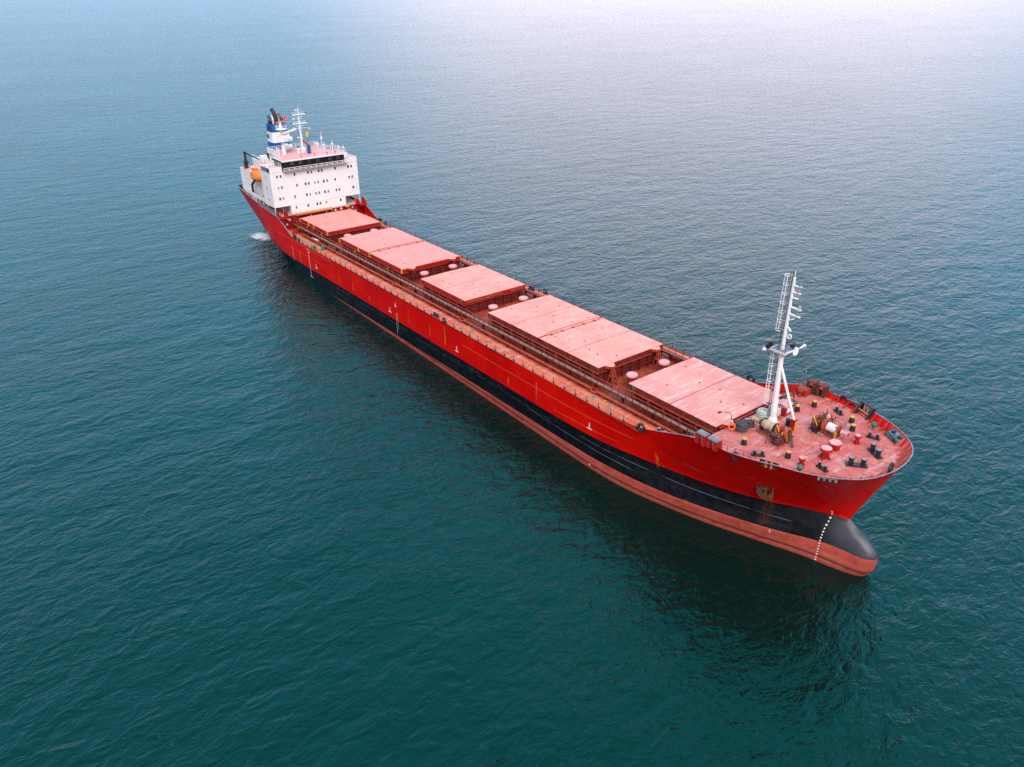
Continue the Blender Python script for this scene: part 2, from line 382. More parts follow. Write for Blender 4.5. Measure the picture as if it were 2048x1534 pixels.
# ------------------------------------------------------------------ mesh builder
class MB:
    def __init__(s): s.v = []; s.f = []; s.mi = []
    def add(s, vs, fs, mi=0):
        o = len(s.v); s.v.extend([tuple(p) for p in vs])
        for f in fs: s.f.append(tuple(i + o for i in f)); s.mi.append(mi)
        return s
    def box(s, x0, x1, y0, y1, z0, z1, mi=0, top=None):
        vs = [(x, y, z) for z in (z0, z1) for y in (y0, y1) for x in (x0, x1)]
        fs = [(0, 2, 3, 1), (4, 5, 7, 6), (0, 1, 5, 4), (2, 6, 7, 3), (0, 4, 6, 2), (1, 3, 7, 5)]
        s.add(vs, fs, mi)
        if top is not None: s.mi[-5] = top
        return s
    def obox(s, c, size, M=None, mi=0):
        M = M or Matrix.Identity(3)
        c = Vector(c); hx, hy, hz = (q / 2 for q in size)
        vs = [c + M @ Vector((x, y, z)) for z in (-hz, hz) for y in (-hy, hy) for x in (-hx, hx)]
        return s.add(vs, [(0, 2, 3, 1), (4, 5, 7, 6), (0, 1, 5, 4), (2, 6, 7, 3), (0, 4, 6, 2), (1, 3, 7, 5)], mi)
    def bar(s, a, b, w, h, mi=0):
        a, b = Vector(a), Vector(b); d = b - a; L = d.length; d.normalize()
        u = Vector((0, 0, 1)) if abs(d.z) < .95 else Vector((1, 0, 0))
        r = d.cross(u).normalized(); u = r.cross(d)
        M = Matrix((d, r, u)).transposed()
        return s.obox((a + b) / 2, (L, w, h), M, mi)
    def tube(s, pts, r, n=8, closed=False, mi=0, caps=True):
        pts = [Vector(p) for p in pts]; N = len(pts)
        rr = r if isinstance(r, (list, tuple)) else [r] * N
        rings = []; prev = None
        for i, p in enumerate(pts):
            if closed: d = pts[(i + 1) % N] - pts[i - 1]
            else: d = pts[min(i + 1, N - 1)] - pts[max(i - 1, 0)]
            d.normalize()
            if prev is None:
                u = Vector((0, 0, 1)) if abs(d.z) < .9 else Vector((1, 0, 0))
            else: u = prev
            a = (u - d * u.dot(d)).normalized(); b = d.cross(a); prev = a
            rings.append([p + (a * math.cos(2 * math.pi * k / n) + b * math.sin(2 * math.pi * k / n)) * rr[i] for k in range(n)])
        vs = [q for g in rings for q in g]; fs = []
        for i in range(N if closed else N - 1):
            j = (i + 1) % N
            for k in range(n):
                l = (k + 1) % n
                fs.append((i * n + k, i * n + l, j * n + l, j * n + k))
        if caps and not closed:
            fs.append(tuple(range(n))[::-1]); fs.append(tuple((N - 1) * n + k for k in range(n)))
        return s.add(vs, fs, mi)
    def cyl(s, a, b, r0, r1=None, n=14, mi=0):
        return s.tube([a, b], [r0, r0 if r1 is None else r1], n, mi=mi)
    def lathe(s, prof, c=(0, 0, 0), n=18, axis=None, mi=0):
        M = Matrix.Identity(3) if axis is None else Vector(axis).to_track_quat('Z', 'Y').to_matrix()
        c = Vector(c); vs = []; fs = []
        for r, z in prof:
            for k in range(n):
                a = 2 * math.pi * k / n
                vs.append(c + M @ Vector((r * math.cos(a), r * math.sin(a), z)))
        for i in range(len(prof) - 1):
            for k in range(n):
                l = (k + 1) % n
                fs.append((i * n + k, i * n + l, (i + 1) * n + l, (i + 1) * n + k))
        fs.append(tuple(range(n))[::-1]); fs.append(tuple((len(prof) - 1) * n + k for k in range(n)))
        return s.add(vs, fs, mi)
    def ext(s, poly, vec, mi=0):
        p = [Vector(q) for q in poly]; vec = Vector(vec); n = len(p)
        vs = p + [q + vec for q in p]
        fs = [tuple(range(n))[::-1], tuple(range(n, 2 * n))] + [(i, (i + 1) % n, n + (i + 1) % n, n + i) for i in range(n)]
        return s.add(vs, fs, mi)
    def torus(s, c, R, r, axis=(0, 0, 1), n=24, m=8, mi=0):
        M = Vector(axis).to_track_quat('Z', 'Y').to_matrix(); c = Vector(c)
        return s.tube([c + M @ Vector((R * math.cos(2 * math.pi * k / n), R * math.sin(2 * math.pi * k / n), 0)) for k in range(n)], r, m, True, mi)
    def build(s, name, mat, parent=None, sharp=35, loc=None, recalc=True):
        me = bpy.data.meshes.new(name)
        me.from_pydata(s.v, [], s.f)
        mats = mat if isinstance(mat, (list, tuple)) else [mat]
        for q in mats: me.materials.append(MAT[q])
        me.polygons.foreach_set('material_index', s.mi)
        if recalc:
            b = bmesh.new(); b.from_mesh(me); bmesh.ops.recalc_face_normals(b, faces=b.faces); b.to_mesh(me); b.free()
        me.polygons.foreach_set('use_smooth', [True] * len(me.polygons))
        me.set_sharp_from_angle(angle=R_(sharp))
        o = bpy.data.objects.new(name, me)
        scene.collection.objects.link(o)
        if parent: o.parent = parent
        if loc is not None: o.location = loc
        return o

def tag(o, label=None, cat=None, group=None, kind=None):
    for k, q in (('label', label), ('category', cat), ('group', group), ('kind', kind)):
        if q: o[k] = q
    return o

def thing(name, label, cat, loc=(0, 0, 0), rz=0.0, group=None):
    """an Empty at the base of a loose thing carried by the ship (loc in the ship's frame)"""
    o = bpy.data.objects.new(name, None); scene.collection.objects.link(o)
    o.empty_display_size = 0.3
    o.matrix_world = SHIP @ Matrix.Translation(loc) @ Matrix.Rotation(rz, 4, 'Z')
    return tag(o, label, cat, group)

def dup(o, parent, loc=None, rz=None):
    """copy of a part with copies of its sub-parts"""
    c = o.copy(); scene.collection.objects.link(c); c.parent = parent
    if loc is not None: c.location = loc
    if rz is not None: c.rotation_euler = (0, 0, rz)
    for ch in list(o.children):
        d = ch.copy(); scene.collection.objects.link(d); d.parent = c
    return c

ship = bpy.data.objects.new("cargo_ship", None)
scene.collection.objects.link(ship)
ship.matrix_world = SHIP
tag(ship, "long red and black bulk carrier with five pink hatch covers and white deckhouse", "cargo ship")

# ------------------------------------------------------------------ hull lines
B = 11.5; ZD = 9.24
LV = {
 -4.0: ([(30, 9), (20, 7.5), (10, 5), (0, 2), (-5, .6), (-10, 0)],
        [(95, 9), (112, 8.6), (125, 6), (138, 2.6), (144, 1.3), (147, .7), (148.2, 0)]),
 -3.0: ([(30, 10.4), (20, 9.6), (10, 7.2), (0, 3.8), (-8, 1.2), (-14, 0)],
        [(95, 10.4), (112, 10.2), (123, 8.6), (134, 5.3), (142, 2.6), (146, 1.7), (148.2, 1.1), (149, .5), (149.2, 0)]),
 -2.0: ([(30, 11.15), (20, 10.6), (10, 8.8), (1, 5.4), (-7, 2.4), (-13, .8), (-17, 0)],
        [(95, 11.15), (112, 11.1), (116, 11.0), (121.5, 10.2), (130.4, 7.75), (136.7, 5.4), (142.4, 3.15), (145.8, 2.15), (147.7, 1.5), (148.6, 1.05), (149.1, .6), (149.3, .25), (149.35, 0)]),
 -1.0: ([(30, 11.42), (18, 11), (10, 9.7), (2, 6.8), (-6, 3.7), (-12, 1.6), (-18, .5), (-19, 0)],
        [(95, 11.42), (110, 11.42), (115.5, 11.2), (121.5, 10.4), (130.4, 7.95), (137, 5.4), (142.8, 3.0), (146, 2.05), (148.0, 1.6), (149.0, 1.2), (149.6, .75), (149.9, .35), (149.97, 0)]),
 .95: ([(30, B), (14, 11.3), (7, 10.4), (0, 8.5), (-7, 6), (-14, 3.4), (-20, 1.4), (-23.5, .4), (-24, 0)],
       [(95, B), (109, B), (114.8, 11.3), (121, 10.6), (127, 9.33), (130.4, 8.3), (134.2, 6.95), (139, 5), (144, 2.5), (146.5, 1.75), (148.2, 1.52), (149.2, 1.22), (149.8, .80), (150.1, .38), (150.18, 0)]),
 1.7: ([(30, B), (12, 11.3), (5, 10.3), (-2, 8.5), (-9, 6.1), (-16, 3.6), (-22, 1.6), (-26, .5), (-26.6, 0)],
       [(95, B), (108, B), (114.8, 11.2), (121, 10.4), (127, 9.05), (131, 7.75), (135, 6.2), (139, 4.6), (144, 2.35), (146.5, 1.6), (148.2, 1.22), (149.1, .85), (149.6, .45), (149.75, 0)]),
 2.6: ([(30, B), (10, 11.3), (3, 10.4), (-4, 8.9), (-11, 6.9), (-18, 4.5), (-25, 2.2), (-29.5, .7), (-30.2, 0)],
       [(95, B), (107, B), (114.8, 11.1), (122, 9.9), (129.6, 8.0), (136.8, 5.3), (141.6, 3.1), (144, 2.05), (146, 1.42), (147.4, 1.0), (148.2, .58), (148.6, 0)]),
 3.4: ([(30, B), (9, 11.4), (2, 10.9), (-6, 9.6), (-14, 7.7), (-22, 5.3), (-29, 3.0), (-32, 1.7), (-32.6, 0)],
       [(95, B), (106.5, B), (114.7, 11.05), (122.4, 9.6), (129.5, 7.85), (136.8, 5.15), (141.6, 2.6), (144, 1.45), (145.6, .95), (146.6, .58), (147.1, 0)]),
 4.19: ([(30, B), (8, 11.45), (0, 11.05), (-8, 10.0), (-16, 8.4), (-24, 6.4), (-31, 4.4), (-33.4, 3.2), (-33.7, 0)],
        [(95, B), (106, B), (114.7, 11.0), (122.4, 9.5), (129.5, 7.75), (136.8, 5.0), (141.6, 2.15), (144.3, .75), (145.6, .28), (145.95, 0)]),
 13.6: ([(30, B), (1.6, B), (-3.3, 11.45), (-11, 10.95), (-18, 10.3), (-26, 9.4), (-30, 9.0), (-33, 8.65), (-34.5, 8.1), (-34.8, 0)],
        [(95, B), (128, 11.58), (134.3, 11.65), (137, 11.4), (139.5, 10.75), (141.5, 9.95), (143.8, 9.1), (145.8, 8.0), (147.2, 6.95), (148.6, 5.4), (149.4, 3.8), (149.85, 1.9), (149.97, .9), (150.0, 0)]),
}
def resample(pts, n):
    p = np.array(pts, float)
    # smooth by Catmull-Rom before taking equal steps of arc length
    q = []
    P = np.vstack([2 * p[0] - p[1], p, 2 * p[-1] - p[-2]])
    for i in range(1, len(P) - 2):
        for tt in np.linspace(0, 1, 12, endpoint=False):
            d0, d1 = (P[i + 1] - P[i - 1]), (P[i + 2] - P[i])
            L = np.linalg.norm(P[i + 1] - P[i])
            m0 = d0 / (np.linalg.norm(P[i] - P[i - 1]) + L) * L
            m1 = d1 / (np.linalg.norm(P[i + 2] - P[i + 1]) + L) * L
            h = tt
            q.append((2*h**3-3*h**2+1)*P[i] + (h**3-2*h**2+h)*m0 + (-2*h**3+3*h**2)*P[i+1] + (h**3-h**2)*m1)
    q.append(p[-1]); q = np.array(q)
    q[:, 1] = np.clip(q[:, 1], 0, None)
    s = np.r_[0, np.cumsum(np.hypot(*np.diff(q, axis=0).T))]
    t = np.linspace(0, s[-1], n)
    return np.c_[np.interp(t, s, q[:, 0]), np.interp(t, s, q[:, 1])]
NS, NB = 44, 84
ZS = sorted(LV)
SC = {z: resample(LV[z][0], NS)[::-1] for z in ZS}
BC = {z: resample(LV[z][1], NB) for z in ZS}
def curve(z):
    z = min(max(z, ZS[0]), ZS[-1])
    for a, b in zip(ZS[:-1], ZS[1:]):
        if z <= b:
            t = (z - a) / (b - a)
            tb = ts = t
            if b == 13.6: tb = t ** 1.12; ts = t ** 0.85
            s = SC[a] * (1 - ts) + SC[b] * ts
            w = BC[a] * (1 - tb) + BC[b] * tb
            return np.vstack([s, w])
def half(x, z):
    c = curve(z)
    return float(np.interp(x, c[:, 0], c[:, 1]))
def ztop(x):
    return float(np.interp(x, [-36, -33, -26, -18, -11, -3.3, 1.6, 9.1, 121.6, 123.6, 125.6, 127.5, 130.6, 134.3, 139, 142, 150],
                           [13.7, 13.7, 13.45, 13.3, 13.2, 12.98, 12.6, 9.34, 9.34, 9.62, 10.25, 10.99, 12.30, 12.76, 13.2, 13.4, 13.6]))
zf = lambda x: float(np.interp(x, [130, 131, 133, 134, 136, 139, 140, 142, 145, 150], [11.7, 11.85, 12.0, 12.1, 12.25, 12.35, 12.4, 12.48, 12.6, 12.8]))

rows = []
for z in (-4, -3.5, -3, -2.5, -2, -1.5, -1, -.5, 0, .5, .95, 1.3, 1.7, 2.1, 2.6, 3, 3.4, 3.8, 4.19):
    c = curve(z); rows.append(np.c_[c, np.full(len(c), z)])
NU = 16
topc = curve(13.6)
for k in range(1, NU + 1):
    r = []
    for j in range(NS + NB):
        zt = ztop(topc[j, 0]); z = 4.19 + (zt - 4.19) * k / NU
        t = (z - 4.19) / (13.6 - 4.19)
        if j < NS: p = SC[4.19][j] * (1 - t ** .85) + SC[13.6][j] * t ** .85
        else: p = BC[4.19][j - NS] * (1 - t ** 1.12) + BC[13.6][j - NS] * t ** 1.12
        r.append((p[0], p[1], z))
    rows.append(np.array(r))
hull = MB()
nc = NS + NB
vs = []; fs = []
for r in rows:
    for j in range(nc): vs.append((r[j][0], -r[j][1], r[j][2]))
    for j in range(nc): vs.append((r[j][0], r[j][1], r[j][2]))
for i in range(len(rows) - 1):
    for j in range(nc - 1):
        a = i * 2 * nc + j; b = a + 2 * nc
        fs.append((a, a + 1, b + 1, b))
        a += nc; b += nc
        fs.append((a + 1, a, b, b + 1))
hull.add(vs, fs)
hull_o = hull.build('hull', 'hull_paint', ship, sharp=50, recalc=False)
top_edge = [Vector(p) for p in rows[-1]]

# pale cap along the top edge of the shell: forecastle, and the poop bulwark
def edge_strip(x0, x1, side, w, h, name, mat):
    pts = [p for p in top_edge if x0 <= p.x <= x1]
    m = MB(); vs = []; fs = []
    for i, p in enumerate(pts):
        d = (pts[min(i + 1, len(pts) - 1)] - pts[max(i - 1, 0)]); n = Vector((-d.y, d.x)).normalized()
        for a, b in ((-w * .35, 0), (w * .65, 0), (w * .65, h), (-w * .35, h)):
            yy = p.y + n.y * -abs(1) * 0
            off = Vector((n.x, n.y)) * a
            # inward is towards smaller half breadth
            q = Vector((p.x, p.y)) - (off if n.y > 0 else -off)
            vs.append((q.x, side * max(q.y, 0.0), p.z + b + 0.004))
    for i in range(len(pts) - 1):
        for k in range(4):
            l = (k + 1) % 4
            fs.append((i * 4 + k, i * 4 + l, i * 4 + 4 + l, i * 4 + 4 + k))
    m.add(vs, fs)
    return m.build(name, mat, ship)
for sd in (-1, 1):
    edge_strip(134.2, 151, sd, .13, .04, 'cap_rail', 'cap_rail')
    edge_strip(123.0, 131.0, sd, .16, .04, 'cap_rail', 'cap_rail')
    edge_strip(-36, 9.4, sd, .22, .05, 'cap_rail', 'grey_paint')

# ------------------------------------------------------------------ decks
def deck_sheet(name, mat, xs, zfun, inset=0.02, y_of=None, ny=8, thick=0.05):
    m = MB(); vs = []; fs = []
    for x in xs:
        z = zfun(x); h = max(half(x, z) - inset, 0.02) if y_of is None else y_of(x)
        for k in range(ny + 1): vs.append((x, -h + 2 * h * k / ny, z))
    w = ny + 1
    for i in range(len(xs) - 1):
        for k in range(ny): fs.append((i * w + k, (i + 1) * w + k, (i + 1) * w + k + 1, i * w + k + 1))
    m.add(vs, fs)
    return m.build(name, mat, ship, recalc=False)
deck_sheet('main_deck', 'main_deck_paint', list(np.arange(0, 131.5, 3)) + [131.4], lambda x: ZD)
fx = [130.7, 131, 132, 133, 134, 135, 136, 137.5, 139, 140.5, 142, 143, 144, 145, 146, 147, 147.8, 148.5, 149, 149.4, 149.65]
deck_sheet('forecastle_deck', 'forecastle_paint', fx, zf, 0.03)
m = MB()
pr = [(half(130.6, z) - .06, z) for z in np.linspace(ZD, 11.68, 6)]
m.ext([(130.6, -h, z) for h, z in pr] + [(130.6, h, z) for h, z in pr[::-1]], (.1, 0, 0))
m.build('forecastle_bulkhead', 'red_dark', ship)
deck_sheet('poop_deck', 'roof_deck_paint', list(np.arange(-35, 0.1, 2.5)) + [.9], lambda x: 12.45)
m = MB()
m.ext([(.9, -11.42, ZD), (.9, 11.42, ZD), (.9, 11.42, 12.44), (.9, -11.42, 12.44)], (-.12, 0, 0))
for y in np.arange(-10.5, 10.6, 1.75): m.box(.9, 1.02, y - .05, y + .05, ZD, 12.3)
m.box(.9, 1.1, -11.3, 11.3, 12.3, 12.5)
m.build('poop_front_bulkhead', 'red_paint', ship)

# ------------------------------------------------------------------ hatches
HZ = 12.2; HW = 6.76
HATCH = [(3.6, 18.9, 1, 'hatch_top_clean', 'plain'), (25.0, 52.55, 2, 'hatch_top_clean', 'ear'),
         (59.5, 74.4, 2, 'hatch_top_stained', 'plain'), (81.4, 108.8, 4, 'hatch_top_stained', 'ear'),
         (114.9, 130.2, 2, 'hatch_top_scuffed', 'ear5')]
HLAB = ["short plain single panel hatch nearest the deckhouse", "long smooth hatch with a wire hinge across the middle",
        "short two panel hatch amidships", "long stained hatch of four panels", "foremost hatch with whitish scuffed top"]
for hi, (xa, xb, npan, topm, front) in enumerate(HATCH):
    m = MB()
    cx0, cx1, cw = xa + .35, xb - .35, 6.35
    for y in (-cw, cw): m.box(cx0, cx1, y - .04, y + .04, ZD, 11.26)
    for x in (cx0, cx1): m.box(x - .04, x + .04, -cw, cw, ZD, 11.26)
    # stiffeners of the end walls
    for x, sg in ((cx0 - .04, -1), (cx1 + .04, 1)):
        for y in np.linspace(-5.4, 5.4, 7):
            m.ext([(x, y - .04, ZD), (x, y + .04, ZD), (x, y + .04, 11.2), (x, y - .04, 11.2)], (sg * .42, 0, 0))
        for z in (9.9, 10.5): m.box(min(x, x + sg * .2), max(x, x + sg * .2), -cw, cw, z, z + .05)
    hat = m.build('hatch', 'red_dark', ship)  # coamings in darker red: shade of the hatch gaps put into the colour
    hat['label'] = HLAB[hi]
    # rim flange
    m = MB()
    for y in (-6.68, 6.68): m.box(xa - .05, xb + .05, y - .36, y + .36, 11.26, 11.36)
    for x in (xa + .2, xb - .2): m.box(x - .35, x + .35, -6.3, 6.3, 11.262, 11.358)
    m.build('coaming_rim', 'orange_rust' if hi in (0, 3, 4) else 'red_worn', hat)
    # brackets down the coaming sides
    for sgn in (-1, 1):
        for x in np.arange(xa + 1.2, xb - .4, 2.8):
            b = MB()
            b.ext([(x - .05, sgn * 6.4, ZD), (x - .05, sgn * 6.95, ZD), (x - .05, sgn * 7.0, 11.25), (x - .05, sgn * 6.4, 11.25)], (.1, 0, 0))
            b.box(x - .09, x + .09, sgn * 6.97 - .03, sgn * 6.97 + .03, ZD, 11.25)
            b.build('coaming_bracket', 'orange_rust', hat)
    # cover panels, dark joint between them
    L = (xb - xa) / npan
    for k in range(npan):
        x0, x1 = xa + k * L + (.06 if k else 0), xa + (k + 1) * L - (.06 if k < npan - 1 else 0)
        b = MB()
        c = .05
        prof_o = [(x0, -HW), (x1, -HW), (x1, HW), (x0, HW)]
        crown = .10
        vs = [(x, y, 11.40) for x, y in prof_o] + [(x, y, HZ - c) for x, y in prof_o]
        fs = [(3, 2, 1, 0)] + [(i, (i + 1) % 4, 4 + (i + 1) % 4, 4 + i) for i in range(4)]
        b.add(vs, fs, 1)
        ny = 10; o = []
        for x in (x0 + c, x1 - c):
            for q in range(ny + 1):
                y = -HW + c + (2 * HW - 2 * c) * q / ny
                o.append((x, y, HZ + crown * (1 - (y / HW) ** 2)))
        b.add(o, [(q, ny + 1 + q, ny + 2 + q, q + 1) for q in range(ny)], 0)
        # chamfer
        b.add([(x0, -HW, HZ - c), (x1, -HW, HZ - c), (x1 - c, -HW + c, HZ), (x0 + c, -HW + c, HZ)], [(0, 1, 2, 3)], 0)
        b.add([(x0, HW, HZ - c), (x1, HW, HZ - c), (x1 - c, HW - c, HZ), (x0 + c, HW - c, HZ)], [(3, 2, 1, 0)], 0)
        for x, xc in ((x0, x0 + c), (x1, x1 - c)):
            e = [(x, -HW, HZ - c), (x, HW, HZ - c)] + [(xc, -HW + c + (2 * HW - 2 * c) * q / ny, HZ + crown * (1 - ((-HW + c + (2 * HW - 2 * c) * q / ny) / HW) ** 2)) for q in range(ny, -1, -1)]
            b.add(e, [tuple(range(len(e)))], 0)
        if k:
            q = MB(); q.ext([(x0 - .115, -HW + .05, 11.9), (x0 - .115, HW - .05, 11.9), (x0 - .115, HW - .05, HZ - .04), (x0 - .115, 0, HZ + .05), (x0 - .115, -HW + .05, HZ - .04)], (.11, 0, 0)); q.build('panel_joint', 'red_dark', hat)
        # skirt ribs and lifting pads
        for sgn in (-1, 1):
            b.box(x0 + .05, x1 - .05, sgn * (HW + .04) - .04, sgn * (HW + .04) + .04, 11.42, 11.56, 1)
        for q in range(3):
            px = x0 + L * (.2 + .3 * q); py = random.uniform(-5, 5)
            b.box(px - .12, px + .12, py - .12, py + .12, HZ + .02, HZ + crown * (1 - (py / HW) ** 2) + .05, 2)
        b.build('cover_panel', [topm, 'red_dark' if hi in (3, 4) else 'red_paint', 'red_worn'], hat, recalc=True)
    if hi == 2:
        b = MB(); b.box(xb + .01, xb + .10, -6.3, 1.4, 11.55, 11.95); b.box(xb + .01, xb + .10, 3.2, 6.3, 11.55, 11.95)
        b.build('front_beam', 'orange_rust', hat)
    # hinge rods and wires lying across the folding joints
    if npan in (2, 4) and hi in (1, 3):
        xm = (xa + xb) / 2
        b = MB()
        for dx in (-.45, .45):
            b.tube([(xm + dx * (.2 if y < -5 else 1) * (1 if abs(y) < 6.6 else .1), y, HZ + .10 * (1 - (y / HW) ** 2) + .05) for y in np.linspace(-HW, HW, 12)], .04, 6)
        b.build('hinge_wire', 'red_worn', hat)
        for y in np.linspace(-4.6, 4.6, 5):
            b = MB(); b.obox((xm + .45, y, HZ + .16), (.5, .16, .14)); b.build('hinge_lug', 'red_worn', hat)
    # beak-shaped arms at the fore end of the folding covers, on trestles
    if front != 'plain':
        for sgn in (-1, 1):
            b = MB(); yc = sgn * 4.75
            pl = [(xb + .02, yc - .95), (xb + .35, yc - .75), (xb + .95, yc - .40), (xb + 1.10, yc - .1), (xb + 1.10, yc + .1), (xb + .95, yc + .40), (xb + .35, yc + .75), (xb + .02, yc + .95)]
            b.ext([(x, y, 11.80) for x, y in pl], (0, 0, .42))
            b.mi[1] = 1
            b.build('cover_arm', ['red_worn', topm], hat)
            if hi != 4:
                b = MB()
                for s2 in (-.38, .38):
                    b.bar((xb + .95, yc + s2 * .4, 11.8), (xb + 1.5, yc + s2 * 1.2, ZD + .02), .16, .22)
                    b.bar((xb + .95, yc + s2 * .4, 11.8), (xb + .2, yc + s2 * 1.2, ZD + .02), .16, .16)
                b.box(xb + .5, xb + 1.3, yc - .5, yc + .5, 10.6, 10.7)
                b.build('arm_trestle', 'orange_rust' if hi == 3 else 'red_dark', hat)
    # yellow cleats at the corners of the aft hatches
    if hi in (0, 1):
        for x, y in ((xb - .1, -HW - .15), (xb - .1, HW + .15), (xa + .1, -HW - .2), ((xa * 2 + xb) / 3, -HW - .2), ((xa + xb) / 2 + .4, -HW - .2), ((xa + xb) / 2, HW + .2)):
            b = MB(); b.box(x - .12, x + .12, y - .10, y + .10, 11.37, 12.22); b.box(x - .18, x + .18, y - .12, y + .12, 11.37, 11.6)
            b.build('cleat', 'yellow_paint', hat)
        for x in (xa + .28 * (xb - xa), xa + .8 * (xb - xa)):
            b = MB(); b.box(x - .14, x + .14, -7.15, -7.02, 10.1, 11.2); b.box(x - .3, x + .3, -7.15, -7.02, 10.5, 10.65)
            b.build('hatch_ladder', 'yellow_paint', hat)
    if hi in (2, 4):
        x = xb - .9 if hi == 2 else xa + 1.1
        b = MB(); b.box(x - .28, x + .28, -HW - .14, -HW - .09, 11.6, 12.15); b.build('cover_label', 'green_paint', hat)

# drum-shaped hold ventilators in the gaps
def vent_drum(loc, r=.85, h=2.36, label=None):
    b = MB(); b.lathe([(r * .78, 0), (r * .78, h - .62), (r * .95, h - .60), (r * .95, h - .42)], n=20)
    v = b.build('hold_ventilator', 'red_worn', ship, loc=loc)
    b = MB(); b.lathe([(r, h - .42), (r * 1.02, h - .34), (r * .98, h - .12), (r * .82, h - .03), (r * .4, h + .03), (.02, h + .05)], n=24)
    b.build('cap', 'vent_cap', v, sharp=50)
    return v
v0 = vent_drum((21.7, -3.3, ZD))
for x in (21.7, 55.0, 78.1, 112.2):
    for y in (-3.3, 3.4):
        if (x, y) != (21.7, -3.3): dup(v0, ship, (x, y, ZD))

# ------------------------------------------------------------------ side decks: walkway, pipes, railings
for sd in (-1, 1):
    m = MB()
    m.box(2.0, 130.6, min(sd * 7.56, sd * 8.10), max(sd * 7.56, sd * 8.10), 10.52, 10.60)
    walk = m.build('raised_walkway', 'walkway_grating', ship)
    m = MB()
    for yy in (7.48, 8.18): m.box(2.0, 130.6, sd * yy - .03, sd * yy + .03, 10.42, 10.64)
    for x in np.arange(3, 130, 5.6):
        m.box(x - .06, x + .06, sd * 7.83 - .3, sd * 7.83 + .3, ZD, 10.42)
    m.build('walkway_frame', 'red_dark', walk)
    m = MB()
    for z in (11.1, 11.55): m.tube([(2, sd * 8.18, z), (130.4, sd * 8.18, z)], .028, 6)
    m.build('walkway_rail', 'rail_dark', walk)
    m = MB()
    m.tube([(3, sd * 7.30, 10.95), (129, sd * 7.30, 10.95)], .07, 8)
    m.build('service_pipe', 'red_worn', walk)
    p0 = None
    for i, x in enumerate(np.arange(2.4, 130.4, 1.4)):
        if p0 is None:
            b = MB(); b.box(-.03, .03, -.03, .03, 0, 1.0); p0 = b.build('walkway_post', 'rail_dark', walk, loc=(x, sd * 8.18, 10.6))
        else:
            o = p0.copy(); scene.collection.objects.link(o); o.location.x = x
    # large fire main with flanges on low chocks
    m = MB()
    segs = [(9, 52), (53, 75.5), (77, 109.5), (111, 128.5)]
    for a, c in segs: m.tube([(a, sd * 8.72, 9.78), (c, sd * 8.72, 9.78)], .20, 12)
    for a, c in segs[:-1]: m.tube([(c, sd * 8.72, 9.78), (c + .3, sd * 8.95, 9.6), (c + 1.0, sd * 8.95, 9.6), (c + 1.4, sd * 8.72, 9.78)], .15, 10)
    pipe = m.build('deck_pipe', 'orange_rust', ship)
    m = MB()
    for x in np.arange(12, 128, 5.8):
        m.cyl((x, sd * 8.72, 9.78), (x + .1, sd * 8.72, 9.78), .27)
    m.build('pipe_flange', 'red_worn', pipe)
    for i, x in enumerate(np.arange(14, 128, 5.8)):
        b = MB(); b.box(x - .08, x + .08, sd * 8.72 - .25, sd * 8.72 + .25, ZD, 9.62); b.build('pipe_support', 'red_dark', pipe)
    # low box over the expansion loops
    for a, c in segs[:-1]:
        b = MB(); b.box(c - .2, c + 1.6, sd * 8.35 - .2, sd * 8.35 + .2, ZD, 9.9); b.build('valve_box', 'red_worn', pipe)
    # open railing along the deck edge
    m = MB()
    for z, r in ((9.34 + .32, .018), (9.34 + .63, .018), (9.34 + .95, .026)):
        m.tube([(10.2, sd * 11.42, z), (121.4, sd * 11.42, z), (122.6, sd * 11.42, z + .05)], r, 6)
    rail = m.build('deck_railing', 'rail_dark', ship)
    m = MB(); m.box(9.3, 121.6, min(sd * 11.5, sd * 11.34), max(sd * 11.5, sd * 11.34), 9.20, 9.36); m.build('gunwale_bar', 'red_worn', rail)
    b = MB(); b.box(-.025, .025, -.03, .03, 0, .97); b.ext([(-.02, .0, 0), (-.02, -sd * .32, 0), (-.02, 0, .55)], (.04, 0, 0))
    p0 = b.build('stanchion', 'rail_dark', rail, loc=(10.2, sd * 11.42, 9.34))
    for x in np.arange(12.3, 122, 2.42):
        o = p0.copy(); scene.collection.objects.link(o); o.location.x = x
    m = MB()
    for (x0, x1) in ((9.5, 30), ):
        m.box(x0, x1 * .68, sd * 10.1 - .32, sd * 10.1 + .32, ZD + .004, ZD + .03)
    m.build('deck_pad', 'ring_paint', ship)
    m = MB()
    for yy in (9.7, 10.5): m.box(9.5, 20.4, sd * yy - .07, sd * yy + .07, ZD + .004, ZD + .034)
    m.build('deck_stripe', 'yellow_paint', ship)
    # tank lids in painted green rings, with a yellow sounding cap between each pair
    for xa_, xb_, xy in ((53.8, 57.1, 54.6), (76.6, 80.7, 78.7), (111, 114.3, 112.7), (30.5, 33.6, 32)):
        for x in (xa_, xb_):
            b = MB(); b.lathe([(.44, .004), (.44, .03), (.30, .034), (.02, .036)], n=20, c=(x, sd * 9.65, ZD))
            b.lathe([(.16, .03), (.15, .10), (.02, .11)], n=14, c=(x, sd * 9.65, ZD), mi=1)
            b.build('tank_lid', ['ring_paint', 'red_worn'], ship)
        b = MB(); b.lathe([(.20, .004), (.18, .06), (.02, .07)], n=12, c=(xy, sd * 9.0, ZD)); b.build('sounding_cap', 'yellow_paint', ship)

